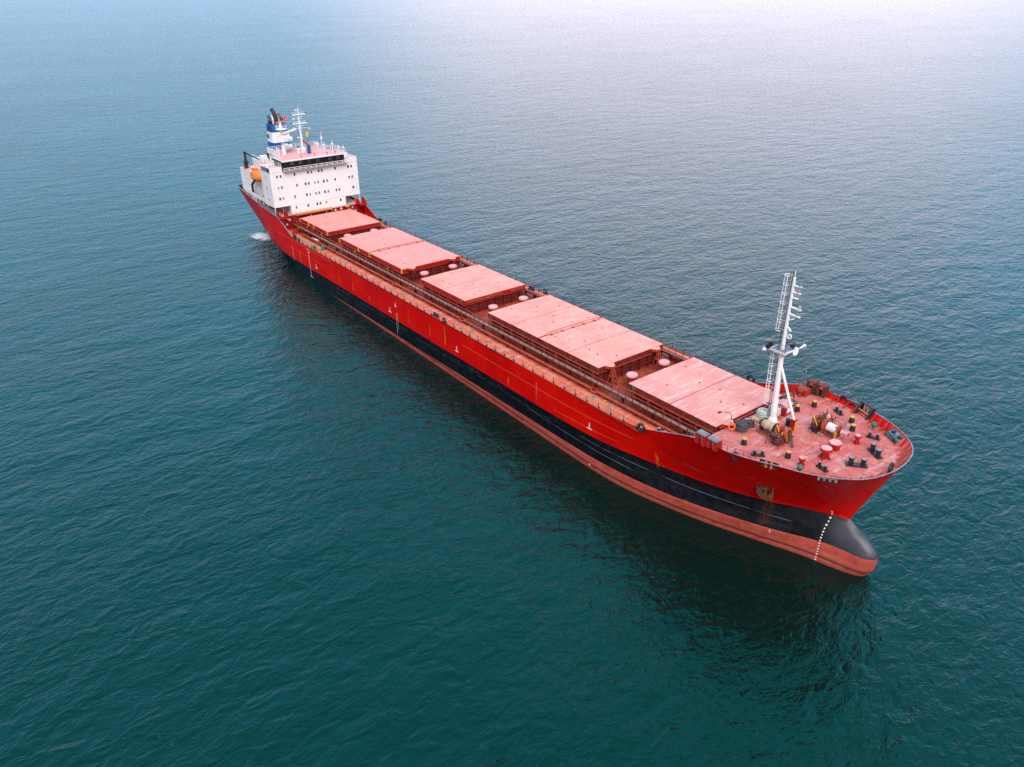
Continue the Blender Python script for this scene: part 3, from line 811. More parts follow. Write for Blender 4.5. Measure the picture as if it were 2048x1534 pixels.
def bitts(name, loc, rz, r, h, gap, L, W, ringed=True):
    """double bollard: base plate, two posts with rimmed heads"""
    b = MB(); b.box(-L / 2, L / 2, -W / 2, W / 2, 0, .22)
    o = b.build(name, 'black_paint', ship, loc=loc)
    o.rotation_euler = (0, 0, rz)
    for sx in (-1, 1):
        q = MB(); q.lathe([(r, .2), (r * .96, .3), (r * .96, h - .16), (r * 1.22, h - .13), (r * 1.24, h - .02), (r * 1.15, h)], c=(sx * gap / 2, 0, 0), n=20)
        q.lathe([(r * 1.12, h), (r * 1.10, h + .015), (r * .4, h + .02)], c=(sx * gap / 2, 0, 0), n=20, mi=1)
        q.lathe([(r * .38, h + .02), (r * .34, h + .045), (.02, h + .05)], c=(sx * gap / 2, 0, 0), n=14, mi=2)
        q.build('bollard_post', ['black_paint', 'bollard_top', 'wear_ring'], o)
    return o

def chock(name, loc, rz, R=.5, r=.17):
    """closed ring fairlead standing on the deck edge"""
    b = MB(); b.torus((0, 0, R + r * .6), R, r, (0, 1, 0), 22, 10)
    b.box(-R * .9, R * .9, -.14, .14, 0, .16)
    o = b.build(name, 'black_paint', ship, loc=loc, sharp=60); o.rotation_euler = (0, 0, rz)
    return o
for sd in (-1, 1):
    bitts('mooring_bollard', (71.1, sd * 10.85, ZD), 0.02, .20, .75, .85, 1.5, .5)
    chock('ring_chock', (74.6, sd * 11.35, ZD + .1), 0, .38, .13)
    bitts('mooring_bollard', (124.3, sd * 9.9, ZD), 0.0, .24, .95, 1.1, 1.8, .6)
    chock('ring_chock', (122.0, sd * 11.3, ZD + .1), 0, .5, .19)
    # twin roller posts at the after end of the main deck
    for x in (9.6, 10.5):
        b = MB(); b.lathe([(.26, 0), (.24, 1.0), (.30, 1.05), (.28, 1.15)], c=(x, sd * 11.25, ZD), n=14); b.build('roller_post', 'black_paint', ship)
    chock('ring_chock', (12.6, sd * 11.35, ZD + .08), 0, .34, .15)

def mushroom(loc, r, h, mat, name='mushroom_vent', base=None):
    b = MB(); b.lathe([(r * .42, 0), (r * .38, h * .45), (r * .55, h * .5), (r * .98, h * .62), (r, h * .75), (r * .9, h * .9), (r * .5, h * .98), (.02, h)], n=18)
    return b.build(name, mat, ship, loc=loc, sharp=60)
mushroom((20.3, -11.0, ZD), .45, 1.0, 'green_paint')
b = MB(); b.lathe([(.52, 0), (.40, .75), (.44, .8), (.02, .85)], n=16, c=(21.6, -9.5, ZD)); b.build('deck_ventilator', 'green_paint', ship)
b = MB(); b.cyl((19.6, -7.9, ZD), (19.6, -7.9, ZD + .9), .16); b.torus((19.6, -7.9, ZD + .95), .26, .05); b.box(19.4, 19.8, -8.1, -7.7, ZD + .3, ZD + .62); b.build('valve', 'blue_paint', ship)
b = MB(); b.cyl((10.4, -7.9, ZD + .6), (10.4, -7.0, ZD + .6), .42); b.box(9.9, 10.9, -8.0, -6.9, ZD, ZD + .35); b.cyl((10.4, -8.1, ZD + .6), (10.4, -8.0, ZD + .6), .55); b.build('hose_reel', 'dark_machine', ship)

# ------------------------------------------------------------------ deckhouse
m = MB()
WX = -6.0
m.box(WX, 0, -11.35, 11.35, 14.64, 22.9)                      # overhanging full-width storeys
m.box(WX, 0, -7.25, 7.25, 12.5, 14.64)                        # recessed lowest storey
m.box(-18, WX, -7.3, 7.3, 12.5, 22.3)                         # casing abaft
house = m.build('deckhouse', 'white_paint', ship)
# plate seams: fine shadow steps
m = MB()
m.box(.0, .03, -11.35, 11.35, 14.64, 14.76)
m.box(.0, .04, -11.35, 11.35, 22.82, 22.98)
m.build('deck_edge_trim', 'white_worn', house)
WIN = [(21.86, [(-9.69, 'b'), (-8.8, 'b'), (-5.32, 'd'), (-1.84, 'd'), (-.97, 'b'), (.9, 'd'), (1.76, 'd'), (5.29, 'd'), (8.8, 'd'), (9.65, 'd')]),
       (19.24, [(-9.7, 'c'), (-8.85, 'n'), (-5.04, 'b'), (-2.84, 'd'), (-2.01, 'n'), (-.44, 'c'), (.43, 'c'), (1.93, 'd'), (2.82, 'c'), (4.97, 'b'), (8.8, 'b'), (9.65, 'b')]),
       (16.62, [(-9.71, 'd'), (-8.88, 'c'), (-5.9, 'b'), (-2.87, 'd'), (-2.01, 'c'), (-.44, 'c'), (.41, 'n'), (1.92, 'd'), (2.81, 'c'), (4.99, 'b'), (5.82, 'b'), (9.65, 'd')]),
       (14.01, [(-5.92, 'b'), (-2.88, 'd'), (-.49, 'd'), (.39, 'b'), (1.96, 'c'), (5.84, 'd')])]
TINT = {'d': 'glass_dark', 'b': 'glass_blue', 'c': 'glass_curtain', 'n': 'glass_brown'}
for z, ws in WIN:
    for y, k in ws:
        # frame and pane in one part: two materials
        b = MB(); w, h = .40, .62
        b.box(0.0, .05, y - w / 2 - .05, y + w / 2 + .05, z - h / 2 - .05, z + h / 2 + .05)
        b.box(.048, .066, y - w / 2, y + w / 2, z - h / 2, z + h / 2, 1)
        b.build('window', ['white_worn', TINT[k]], house)
for z in (21.7, 19.15, 16.35):
    for x in (-3.3, -2.5):
        b = MB(); b.box(x - .24, x + .24, -11.40, -11.35, z - .36, z + .36); b.box(x - .19, x + .19, -11.415, -11.39, z - .31, z + .31, 1)
        b.build('window', ['white_worn', 'glass_curtain'], house)
# open passage under the overhang: posts and dark doors
for sd in (-1, 1):
    m = MB()
    for i, x in enumerate(np.linspace(-1.2, -5.6, 6)): m.box(x - .1, x + .1, sd * 7.25 - (.0 if sd > 0 else .06), sd * 7.25 + (.06 if sd > 0 else .0), 12.9, 14.5)
    m.build('passage_door', 'casing_brown', house)
    for xx, yy in ((-.14, 11.2), (-5.7, 10.9)):
        m = MB(); m.box(xx - .09, xx + .09, sd * yy - .1, sd * yy + .1, 12.5, 14.64); m.build('passage_pillar', 'white_worn', house)
# bridge wings
for sd in (-1, 1):
    for bb in ((-.1, 0, min(sd * 8.2, sd * 11.35), max(sd * 8.2, sd * 11.35), 22.9, 24.02),
               (-6.0, -5.9, min(sd * 8.2, sd * 11.35), max(sd * 8.2, sd * 11.35), 22.9, 23.95),
               (-5.9, -5.0 if sd < 0 else -.1, sd * 11.35 - .05, sd * 11.35 + .05, 22.9, 23.97)):
        m = MB(); m.box(*bb); m.build('wing_bulwark', 'white_paint', house)
m = MB(); m.box(-4.95, 0.0, -11.42, -11.33, 22.95, 23.92); m.box(-1.3, -.02, -11.44, -11.41, 22.99, 23.88, 1)
m.build('wing_gap_sheet', ['grey_paint', 'soot'], house)  # dark sheet filling the open wing gap, its shade put into the colour
m = MB()
for sd in (-1, 1): m.box(-5.9, -.1, min(sd * 8.2, sd * 11.3), max(sd * 8.2, sd * 11.3), 22.9, 22.96)
m.build('wing_deck', 'roof_deck_paint', house)
for y, x in ((-10.4, -4.2), (-9.3, -3.4), (-10.8, -2.4), (-9.0, -5.0), (10.2, -2.0)):
    b = MB(); b.box(x - .25, x + .25, y - .3, y + .3, 22.96, 23.75); b.box(x - .3, x + .3, y - .35, y + .35, 23.75, 23.82); b.build('instrument_stand', 'white_worn', house)
# wheelhouse
m = MB()
m.box(-13, -.35, -6.0, 6.0, 22.3, 25.15)
m.box(-5.0, -.35, -8.2, 8.2, 22.9, 25.15)
wh = m.build('wheelhouse', 'white_paint', ship)
m = MB(); m.box(-.35, -.28, -8.1, 8.1, 22.95, 24.95)
m.build('bridge_window_band', 'bridge_glass', wh)
for i, y in enumerate(np.linspace(-7.6, 7.6, 15)):
    b = MB(); b.box(-.285, -.255, y - .44, y + .44, 24.0, 24.85)
    b.build('bridge_window', ('glass_dark', 'bridge_glass', 'glass_dark', 'glass_blue', 'glass_brown')[(i * 7 + i // 4) % 5], wh)
m = MB()
for y in np.linspace(-8.12, 8.12, 16): m.box(-.27, -.22, y - .035, y + .035, 23.9, 24.95)
m.build('window_mullion', 'rail_dark', wh)
for sd in (-1, 1):
    for x in (-1.0, -2.3, -3.1, -3.9):
        b = MB(); b.box(x - .28, x + .28, min(sd * 8.2, sd * 8.24), max(sd * 8.2, sd * 8.24), 23.7, 24.75); b.build('side_window', 'glass_dark', wh)
# roof (compass deck)
m = MB()
m.ext([(1.15, -8.45, 25.15), (1.15, 8.45, 25.15), (-4.8, 8.3, 25.15), (-6.2, 6.3, 25.15), (-13.4, 6.3, 25.15), (-13.4, -6.3, 25.15), (-6.2, -6.3, 25.15), (-4.8, -8.3, 25.15)], (0, 0, .30))
m.build('roof', 'white_paint', wh)
m = MB()
m.ext([(.85, -8.2, 25.45), (.85, 8.2, 25.45), (-4.7, 8.05, 25.45), (-6.1, 6.1, 25.45), (-13.2, 6.1, 25.45), (-13.2, -6.1, 25.45), (-6.1, -6.1, 25.45), (-4.7, -8.05, 25.45)], (0, 0, .02))
m.build('roof_deck', 'roof_deck_paint', wh)
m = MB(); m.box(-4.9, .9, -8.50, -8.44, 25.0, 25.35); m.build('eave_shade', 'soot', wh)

def railing(name, pts, mat, parent, h=1.0, bars=3, step=1.5, r=.03, pmat=None):
    pts = [Vector(p) for p in pts]
    m = MB()
    for k in range(bars):
        z = h * (k + 1) / bars
        m.tube([p + Vector((0, 0, z)) for p in pts], r, 5)
    o = m.build(name, mat, parent)
    for a, b2 in zip(pts[:-1], pts[1:]):
        n = max(1, int((b2 - a).length / step))
        for i in range(n):
            p = a.lerp(b2, i / n)
            q = MB(); q.box(p.x - r, p.x + r, p.y - r, p.y + r, p.z, p.z + h); q.build('rail_post', pmat or mat, o)
    return o
# white two-bar rail of the walkway before the bridge windows
m = MB(); m.box(-.3, .95, -8.15, 8.4, 22.86, 22.94); m.build('bridge_front_platform', 'soot', wh)
m = MB()
for z in (22.96, 23.32, 23.68): m.box(.88, .95, -8.1, 8.4, z - .05, z + .05)
for y in np.linspace(-8.1, 8.4, 13): m.box(.87, .96, y - .05, y + .05, 22.9, 23.7)
m.build('bridge_front_rail', 'white_paint', wh)
for sd in (-1, 1):
    railing('roof_railing', [(.8, sd * 8.25, 25.47), (-4.7, sd * 8.1, 25.47), (-6.1, sd * 6.15, 25.47), (-13.2, sd * 6.15, 25.47)], 'white_paint', ship, 1.0, 3, 1.0, .035)
railing('roof_railing', [(-13.2, -6.1, 25.47), (-13.2, 6.1, 25.47)], 'white_paint', ship, 1.0, 3, 1.2, .035)
m = MB(); m.box(-13.3, -8.5, -6.28, -6.2, 25.4, 26.35); m.box(-13.3, -10.5, 6.2, 6.28, 25.4, 26.5)
m.build('roof_dodger', 'white_paint', wh)
# gear on the roof
b = MB(); b.lathe([(.38, 0), (.34, .7), (.42, .75), (.42, .95), (.3, 1.15), (.22, 1.25)], c=(-6.1, -1.0, 25.47)); b.build('compass_binnacle', 'white_worn', wh)
b = MB(); b.lathe([(.26, 1.25), (.28, 1.5), (.1, 1.62)], c=(-6.1, -1.0, 25.47)); b.build('compass_hood', 'soot', wh)
b = MB(); b.box(-4.2, -3.5, .4, 1.1, 25.47, 27.3); b.build('signal_locker', 'blue_paint', wh)
b = MB(); b.bar((-3.9, 1.0, 27.3), (-6.2, .3, 28.3), .3, .3); b.build('locker_chute', 'red_paint', wh)
b = MB(); b.lathe([(.7, 0), (.7, .9), (.55, 1.2), (.02, 1.25)], c=(-6.0, .1, 25.47)); b.build('mast_pedestal', 'white_worn', wh)
for x, y, hh in ((-5.5, 5.6, 2.0), (-3.6, 6.9, 2.6), (-1.2, 7.4, 1.6), (-9.5, 5.5, 1.7), (.2, 8.0, 1.8), (-7.4, 5.9, 4.2), (-6.3, -5.9, 1.9), (-8.0, -4.4, 1.2), (-9.6, -5.2, 1.4)):
    b = MB(); b.cyl((x, y, 25.47), (x, y, 25.47 + hh), .08, .05, 8); b.cyl((x, y, 25.47 + hh * .55), (x, y, 25.47 + hh * .7), .22, .22, 10); b.build('antenna', 'white_paint', wh)
for y in (-3.2, 0.2, 3.5, 5.6):
    b = MB(); b.cyl((.3, y, 25.47), (.3, y, 25.9), .06); b.lathe([(.05, 0), (.2, .12), (.2, .2)], c=(.3, y, 25.9), axis=(1, 0, .2)); b.build('searchlight', 'grey_paint', wh)
b = MB(); b.lathe([(.75, 0), (.95, .5), (.8, 1.1), (.4, 1.4), (.02, 1.5)], c=(-10.0, -2.4, 25.9)); b.cyl((-10, -2.4, 25.4), (-10, -2.4, 26), .2); b.build('satellite_dome', 'white_paint', wh)
b = MB(); b.lathe([(.55, 0), (.7, .4), (.5, .9), (.02, 1.1)], c=(-11.4, -.9, 25.8)); b.cyl((-11.4, -.9, 25.4), (-11.4, -.9, 26), .2); b.build('satellite_dome', 'white_paint', wh)

# radar mast, starboard side of the roof
RX, RY = -6.1, -4.75
m = MB()
m.cyl((RX, RY, 25.45), (RX, RY, 31.4), .42, .26, 14)
m.box(RX - .35, RX + .35, RY - .35, RY + .35, 25.45, 26.6)
rm = m.build('radar_mast', 'white_paint', ship)
def plat(z, L, W, dy=0.0):
    b = MB(); b.lathe([(W, 0), (W * 1.02, .08), (W * .2, .09)], c=(RX, RY + dy, z), n=12); b.box(RX - L, RX + .3, RY + dy - .25, RY + dy + .25, z, z + .07)
    o = b.build('radar_platform', 'white_paint', rm)
    q = MB()
    q.torus((RX, RY + dy, z + .9), W * .98, .035, n=14, m=6); q.torus((RX, RY + dy, z + .5), W * .98, .03, n=14, m=6)
    for k in range(7): a = k * .9; q.cyl((RX + W * .97 * math.cos(a), RY + dy + W * .97 * math.sin(a), z), (RX + W * .97 * math.cos(a), RY + dy + W * .97 * math.sin(a), z + .9), .03, n=5)
    q.build('platform_rail', 'white_paint', rm)
plat(28.7, 1.4, 1.55, .3); plat(31.4, 1.8, 1.35, .1)
b = MB(); b.lathe([(.45, 0), (.35, .7), (.28, 1.2), (.2, 1.6)], c=(RX, RY, 31.45)); b.build('scanner_gearbox', 'white_paint', rm)
b = MB(); b.obox((RX, RY, 33.1), (.25, 2.6, .22), Euler((0, 0, .5)).to_matrix()); b.build('radar_scanner', 'vent_cap', rm)
b = MB(); b.obox((RX + .6, RY + 1.9, 30.9), (.35, 3.9, .35), Euler((.10, 0, .3)).to_matrix()); b.lathe([(.5, 0), (.4, .8), (.3, 1.5)], c=(RX + .4, RY + 1.4, 29.2)); b.build('radar_scanner', 'white_paint', rm)
b = MB(); b.lathe([(.02, 0), (.42, .1), (.5, .5), (.4, .85), (.02, 1.0)], c=(RX + .2, RY + 2.1, 28.6)); b.build('floodlight', 'white_paint', rm)
for z in (29.4, 30.2): 
    b = MB(); b.box(RX + .3, RX + .8, RY + .2, RY + 1.4, z, z + .7); b.build('equipment_box', 'white_paint', rm)

# signal mast on the centre line
MX, MY = -6.0, .1
m = MB()
m.cyl((MX, MY, 25.45), (MX, MY, 32.5), .30, .20, 12); m.cyl((MX, MY, 32.5), (MX, MY, 36.0), .18, .08, 10)
sm = m.build('signal_mast', 'white_paint', ship)
for z, hl in ((34.35, 1.85), (32.3, 1.95)):
    b = MB()
    b.box(MX - .35, MX + .35, MY - hl, MY + hl, z, z + .12)
    for sg in (-1, 1): b.bar((MX, MY + sg * .2, z - .7), (MX, MY + sg * hl * .9, z), .08, .08)
    y_ = b.build('yard', 'white_paint', sm)
    for sg in (-1, 1):
        q = MB(); q.cyl((MX, MY + sg * hl, z + .1), (MX, MY + sg * hl, z + .42), .16); q.build('signal_lamp', 'soot', sm)
    q = MB(); q.tube([(MX - .3, MY - hl, z + .45), (MX - .3, MY + hl, z + .45)], .035, 5); q.build('yard_rail', 'white_paint', sm)
for z, y0, y1 in ((35.3, -.7, .9), (33.4, -1.5, .8), (31.2, -1.6, 1.6), (29.0, -.9, .5)):
    b = MB(); b.tube([(MX, MY + y0, z), (MX, MY + y1, z)], .055, 6); b.box(MX - .1, MX + .2, MY + y0 - .1, MY + y0 + .25, z - .05, z + .3); b.build('lamp_bracket', 'white_worn', sm)
b = MB()
for y in (-2.2, -1.2, 2.0): b.tube([(MX + .1, MY + (-1.5 if y < 0 else 1.5), 31.2), (-7.5, y * 1.6, 25.5)], .014, 4)
b.tube([(MX, MY + 1.6, 31.2), (-9.5, 4.6, 25.6)], .014, 4)
b.build('halyard', 'rail_dark', sm)
b = MB(); b.tube([(-7.0, .3, 25.5), (-6.2, .15, 28.6)], .12, 6); b.build('mast_brace', 'soot', sm)

# funnel
FX0, FX1, FW = -23.2, -19.2, 2.05
def rrect(x0, x1, hw, r, z, n=5):
    o = []
    for cx, cy, a0 in ((x1 - r, hw - r, 0), (x0 + r, hw - r, 90), (x0 + r, -hw + r, 180), (x1 - r, -hw + r, 270)):
        for k in range(n + 1):
            a = R_(a0 + 90 * k / n); o.append((cx + r * math.cos(a), cy + r * math.sin(a), z))
    return o
def band(z0, z1, mat, name, parent, flare=.05):
    m = MB()
    def ring(z): g = (30.6 - z) * flare; return rrect(FX0 - g, FX1 + g * .8, FW + g * .6, .55, z)
    a, b2 = ring(z0), ring(z1); n = len(a)
    m.add(a + b2, [(i, (i + 1) % n, n + (i + 1) % n, n + i) for i in range(n)] + [tuple(range(n))[::-1], tuple(range(n, 2 * n))])
    return m.build(name, mat, parent)
fun = band(22.3, 26.2, 'blue_paint', 'funnel', ship)
band(26.2, 28.75, 'white_paint', 'funnel_band', fun); band(28.75, 30.6, 'blue_paint', 'funnel_top', fun)
m = MB(); m.ext(rrect(FX0 + .2, FX1 - .2, FW - .2, .4, 30.6), (0, 0, .03)); m.build('funnel_lid', 'soot', fun)
m = MB(); m.box(-22.4, -21.4, -2.38, -2.30, 27.2, 28.1); m.build('funnel_badge', 'blue_paint', fun)
m = MB(); m.box(-21.3, -20.7, -2.20, -2.08, 29.2, 30.1); m.build('funnel_louvre', 'soot', fun)
def pipe(pts, r, mat, n=14):
    b = MB(); b.tube(pts, r, n, caps=True); return b.build('exhaust_pipe', mat, fun, sharp=60)
pipe([(-20.5, -.2, 30.5), (-20.5, -.2, 32.4), (-20.9, -.35, 33.4), (-21.6, -.5, 34.1)], [.55, .55, .5, .46], 'pipe_rust')
pipe([(-20.3, 1.3, 30.5), (-20.3, 1.3, 31.6), (-20.7, 1.15, 32.4), (-21.2, 1.0, 32.9)], [.36, .36, .34, .32], 'pipe_brass')
pipe([(-20.6, -.85, 30.5), (-20.6, -.85, 32.0), (-21.1, -.9, 32.6)], .2, 'white_worn')
pipe([(-21.4, -1.3, 30.5), (-21.4, -1.3, 31.9), (-22.0, -1.4, 32.6)], .2, 'soot')
pipe([(-22.0, -1.6, 30.5), (-22.0, -1.6, 31.8), (-22.5, -1.7, 32.6)], .09, 'soot')
b = MB(); b.box(-22.2, -21.2, -1.7, -1.0, 30.6, 31.3); b.build('silencer', 'soot', fun)

# casing deck abaft the wheelhouse
m = MB(); m.box(-17.9, -6.1, -7.2, 7.2, 22.3, 22.36); m.build('casing_deck', 'roof_deck_paint', house)
m = MB(); m.box(-18.4, -15.6, -4.6, 2.4, 22.3, 24.6); m.box(-18.6, -15.4, -4.8, 2.6, 24.6, 24.7); m.build('funnel_casing', 'casing_brown', house)
m = MB(); m.box(-17.6, -16.2, -7.0, -5.4, 22.3, 23.9); m.build('vent_trunk', 'white_paint', house)
m = MB(); m.box(-14.4, -13.4, -7.0, -6.0, 22.3, 23.6); m.build('vent_trunk', 'white_worn', house)
railing('casing_railing', [(-6.4, -7.2, 22.36), (-17.8, -7.2, 22.36)], 'white_paint', ship, 1.0, 3, 1.5, .035)

# after house over the poop, upper store and provision crane
m = MB()
m.box(-31, -18, -8.0, 8.0, 12.45, 19.0)
aft = m.build('after_house', 'white_paint', ship)
m = MB()
m.box(-31, -18, -8.04, -7.94, 19.0, 19.12); m.box(-31.02, -30.94, -8.0, 8.0, 19.0, 19.12); m.build('parapet', 'white_worn', aft)
m = MB(); m.box(-30.9, -18, -7.9, 7.9, 19.0, 19.05); m.build('after_house_deck', 'roof_deck_paint', aft)
m = MB()
for x in np.arange(-30.2, -27.2, .6): m.box(x - .06, x + .06, -8.04, -8.0, 16.6, 18.6)
m.box(-31, -18, -8.05, -8.0, 15.7, 15.78)
m.build('wall_stiffener', 'white_worn', aft)
m = MB(); m.box(-28.5, -20.5, -5.2, 5.2, 19.0, 21.5); m.build('upper_store', 'white_paint', aft)
m = MB(); m.box(-20.5, -20.42, -5.0, -3.2, 19.3, 21.3); m.box(-20.5, -20.42, -2.6, -1.2, 19.1, 21.0); m.build('store_door', 'soot', aft)
railing('store_railing', [(-28.4, -5.1, 21.5), (-20.6, -5.1, 21.5)], 'white_paint', ship, 1.0, 3, 1.2, .035)
m = MB()
m.cyl((-28.6, -6.9, 19.0), (-28.6, -6.9, 20.6), .5, .42); m.cyl((-28.6, -6.9, 20.6), (-28.4, -6.9, 23.1), .34, .26)
m.box(-29.1, -27.9, -7.4, -6.4, 20.3, 20.9); m.box(-28.9, -28.0, -7.2, -6.6, 22.9, 23.3)
cr = m.build('provision_crane', 'soot', ship)
b = MB(); b.bar((-28.4, -6.9, 23.1), (-19.2, -5.9, 22.2), .22, .26); b.build('crane_jib', 'soot', cr)
b = MB(); b.bar((-28.7, -7.4, 20.3), (-26.8, -7.9, 19.1), .12, .12); b.bar((-28.9, -7.2, 20.2), (-28.0, -7.9, 19.1), .12, .12); b.build('crane_strut', 'soot', cr)
b = MB(); b.lathe([(.5, 0), (.5, 1.0), (.3, 1.3)], c=(-23.5, -7.0, 19.05)); b.build('tank_vent', 'white_paint', aft)

# poop: boat deck ledge with white bulwark, pillars below, bulwark rail
for sd in (-1, 1):
    m = MB()
    A = [(-28.5, 8.5, 13.3), (-18, 9.7, 13.7), (-10.6, 10.3, 14.2), (-6.0, 10.75, 14.3)]
    for (x0, y0, z0), (x1, y1, z1) in zip(A[:-1], A[1:]):
        m.add([(x0, sd * y0, z0), (x1, sd * y1, z1), (x1, sd * y1, z1 + 1.15), (x0, sd * y0, z0 + (1.15 if x0 > -28 else .6)),
               (x0, sd * (y0 - .08), z0), (x1, sd * (y1 - .08), z1), (x1, sd * (y1 - .08), z1 + 1.15), (x0, sd * (y0 - .08), z0 + (1.15 if x0 > -28 else .6))],
              [(0, 1, 2, 3), (7, 6, 5, 4), (3, 2, 6, 7), (0, 4, 5, 1), (0, 3, 7, 4), (1, 5, 6, 2)])
    bd = m.build('boat_deck_bulwark', 'white_paint', ship)
    m = MB(); vs = []
    for x, y, z in A: vs += [(x, sd * (y - .1), z + .05), (x, sd * 7.0, z + .05)]
    m.add(vs, [(0, 2, 3, 1), (2, 4, 5, 3), (4, 6, 7, 5)]); m.build('boat_deck', 'red_worn', bd)
    for x in (-26, -23.5, -21, -19.6, -18.2, -16.8, -14, -10.5):
        y = np.interp(x, [a[0] for a in A], [a[1] for a in A]); z = np.interp(x, [a[0] for a in A], [a[2] for a in A])
        b = MB(); b.box(x - .14, x + .14, sd * (y - .12) - .1, sd * (y - .12) + .1, 12.45, z + .05); b.build('boat_deck_pillar', 'white_worn', bd)
    for i, x in enumerate((-27.5, -24.4, -20.4)):
        bitts('mooring_bollard', (x - 2, sd * (half(x, 12.4) - 1.0), 12.45), .12 * -sd, .22, .8, .9, 1.6, .5)
    # davits: cranked arms
    for x, y0 in ((-20.8, 8.9), (-9.6, 9.7)):
        b = MB(); y0_ = sd * y0
        b.bar((x, y0_, 13.6), (x, y0_, 16.4), .5, .5); b.bar((x, y0_, 16.2), (x + (3.6 if x < -15 else -1.2), sd * (y0 - .2), 18.6), .5, .45)
        b.build('boat_davit', 'black_paint', ship)
        b = MB(); b.bar((x - .05, y0_ - sd * -.27, 13.6), (x - .05, y0_ + sd * .27, 16.3), .08, .2); b.build('davit_fall_guard', 'white_worn', ship)
# red tapering platforms at the break of the poop
for sd in (-1, 1):
    b = MB()
    y0, y1 = sd * 9.5, sd * 11.35
    pl = [(.6, 12.3), (3.4, 12.5), (3.4, 13.2), (2.8, 13.9), (.6, 14.2)]
    b.ext([(x, y1 - sd * .06, z) for x, z in pl], (0, sd * .06, 0)); b.ext([(x, y0, z) for x, z in pl], (0, sd * .06, 0))
    b.ext([(3.35, y0, 12.5), (3.35, y1, 12.5), (3.35, y1, 13.2), (3.35, y0, 13.2)], (.06, 0, 0))
    b.ext([(.6, y0, 12.3), (3.4, y0, 12.5), (3.4, y1, 12.5), (.6, y1, 12.3)], (0, 0, .06))
    o = b.build('ladder_platform', 'red_paint', ship)
    b = MB(); b.box(2.7, 2.95, y1 - .12, y1 + .12, 13.5, 14.1); b.box(.6, .85, y0 - .1, y0 + .1, 12.9, 14.3); b.build('platform_edge', 'yellow_paint', o)
    b = MB(); b.box(3.0, 3.2, sd * 10.9 - .1, sd * 10.9 + .1, ZD, 12.5); b.build('platform_post', 'red_paint', o)
# stairs from the poop front down to the main deck
for sd in (-1, 1):
    b = MB()
    a0, a1 = Vector((1.1, sd * 7.4, 12.5)), Vector((4.6, sd * 7.4, 10.6))
    for dy in (-.42, .42): b.bar(a0 + Vector((0, dy, 0)), a1 + Vector((0, dy, 0)), .06, .22)
    for k in range(9): p = a0.lerp(a1, (k + .5) / 9); b.box(p.x - .15, p.x + .15, p.y - .4, p.y + .4, p.z - .02, p.z + .02)
    a0, a1 = Vector((5.6, sd * 8.3, 10.6)), Vector((5.6, sd * 10.0, ZD))
    for dx in (-.42, .42): b.bar(a0 + Vector((dx, 0, 0)), a1 + Vector((dx, 0, 0)), .06, .22)
    for k in range(7): p = a0.lerp(a1, (k + .5) / 7); b.box(p.x - .4, p.x + .4, p.y - .13, p.y + .13, p.z - .02, p.z + .02)
    st = b.build('stairway', 'red_worn', ship)
    b = MB()
    for dy in (-.45, .45): b.tube([(1.1, sd * 7.4 + dy, 13.4), (4.6, sd * 7.4 + dy, 11.5)], .03, 5)
    b.build('stair_rail', 'rail_dark', st)
# gallery with yellow rails before the house front
m = MB(); m.box(1.0, 1.9, -7.0, 2.6, 12.36, 12.44); g = m.build('front_gallery', 'red_worn', ship)
m = MB(); m.box(1.83, 1.99, -6.9, 2.4, 12.96, 13.12); m.box(1.84, 1.98, -6.9, 2.4, 12.66, 12.78)
for y in (-6.9, -4.5, -2.2, .2, 2.4): m.box(1.85, 1.97, y - .06, y + .06, 12.44, 13.0)
m.tube([(1.9, .9, 13.05), (1.9, .9, 11.7), (1.9, 2.4, 11.7), (1.9, 2.4, 13.05)], .09, 6)
m.build('gallery_rail', 'yellow_paint', g)
for y, z, mt in ((-5.9, 11.3, 'vent_cap'), (-4.1, 11.5, 'red_worn'), (-3.0, 11.9, 'vent_cap'), (-.9, 11.2, 'rail_dark'), (.3, 11.4, 'white_worn'), (3.4, 11.6, 'rail_dark'), (3.6, 12.0, 'white_worn'), (5.2, 12.1, 'white_worn'), (-8.6, 11.6, 'white_worn'), (-9.4, 10.6, 'white_worn'), (8.2, 11.9, 'white_worn'), (9.0, 11.0, 'white_worn'), (-9.0, 12.0, 'white_worn'), (7.6, 10.9, 'white_worn')):
    b = MB(); b.box(1.02, 1.4, y - .22, y + .22, z - .22, z + .2); b.cyl((1.4, y, z), (1.48, y, z), .14); b.build('bulkhead_fitting', mt, ship)
b = MB(); b.box(1.05, 1.9, -3.9, -2.9, 10.9, 11.7); b.build('fire_hose_box', 'yellow_paint', ship)
for y in (6.8, ):
    b = MB(); b.box(1.6, 2.2, y - .15, y + .15, 11.0, 12.6); b.box(1.0, 2.4, y - .7, y + .2, 12.5, 12.66); b.build('davit_stub', 'yellow_paint', ship)

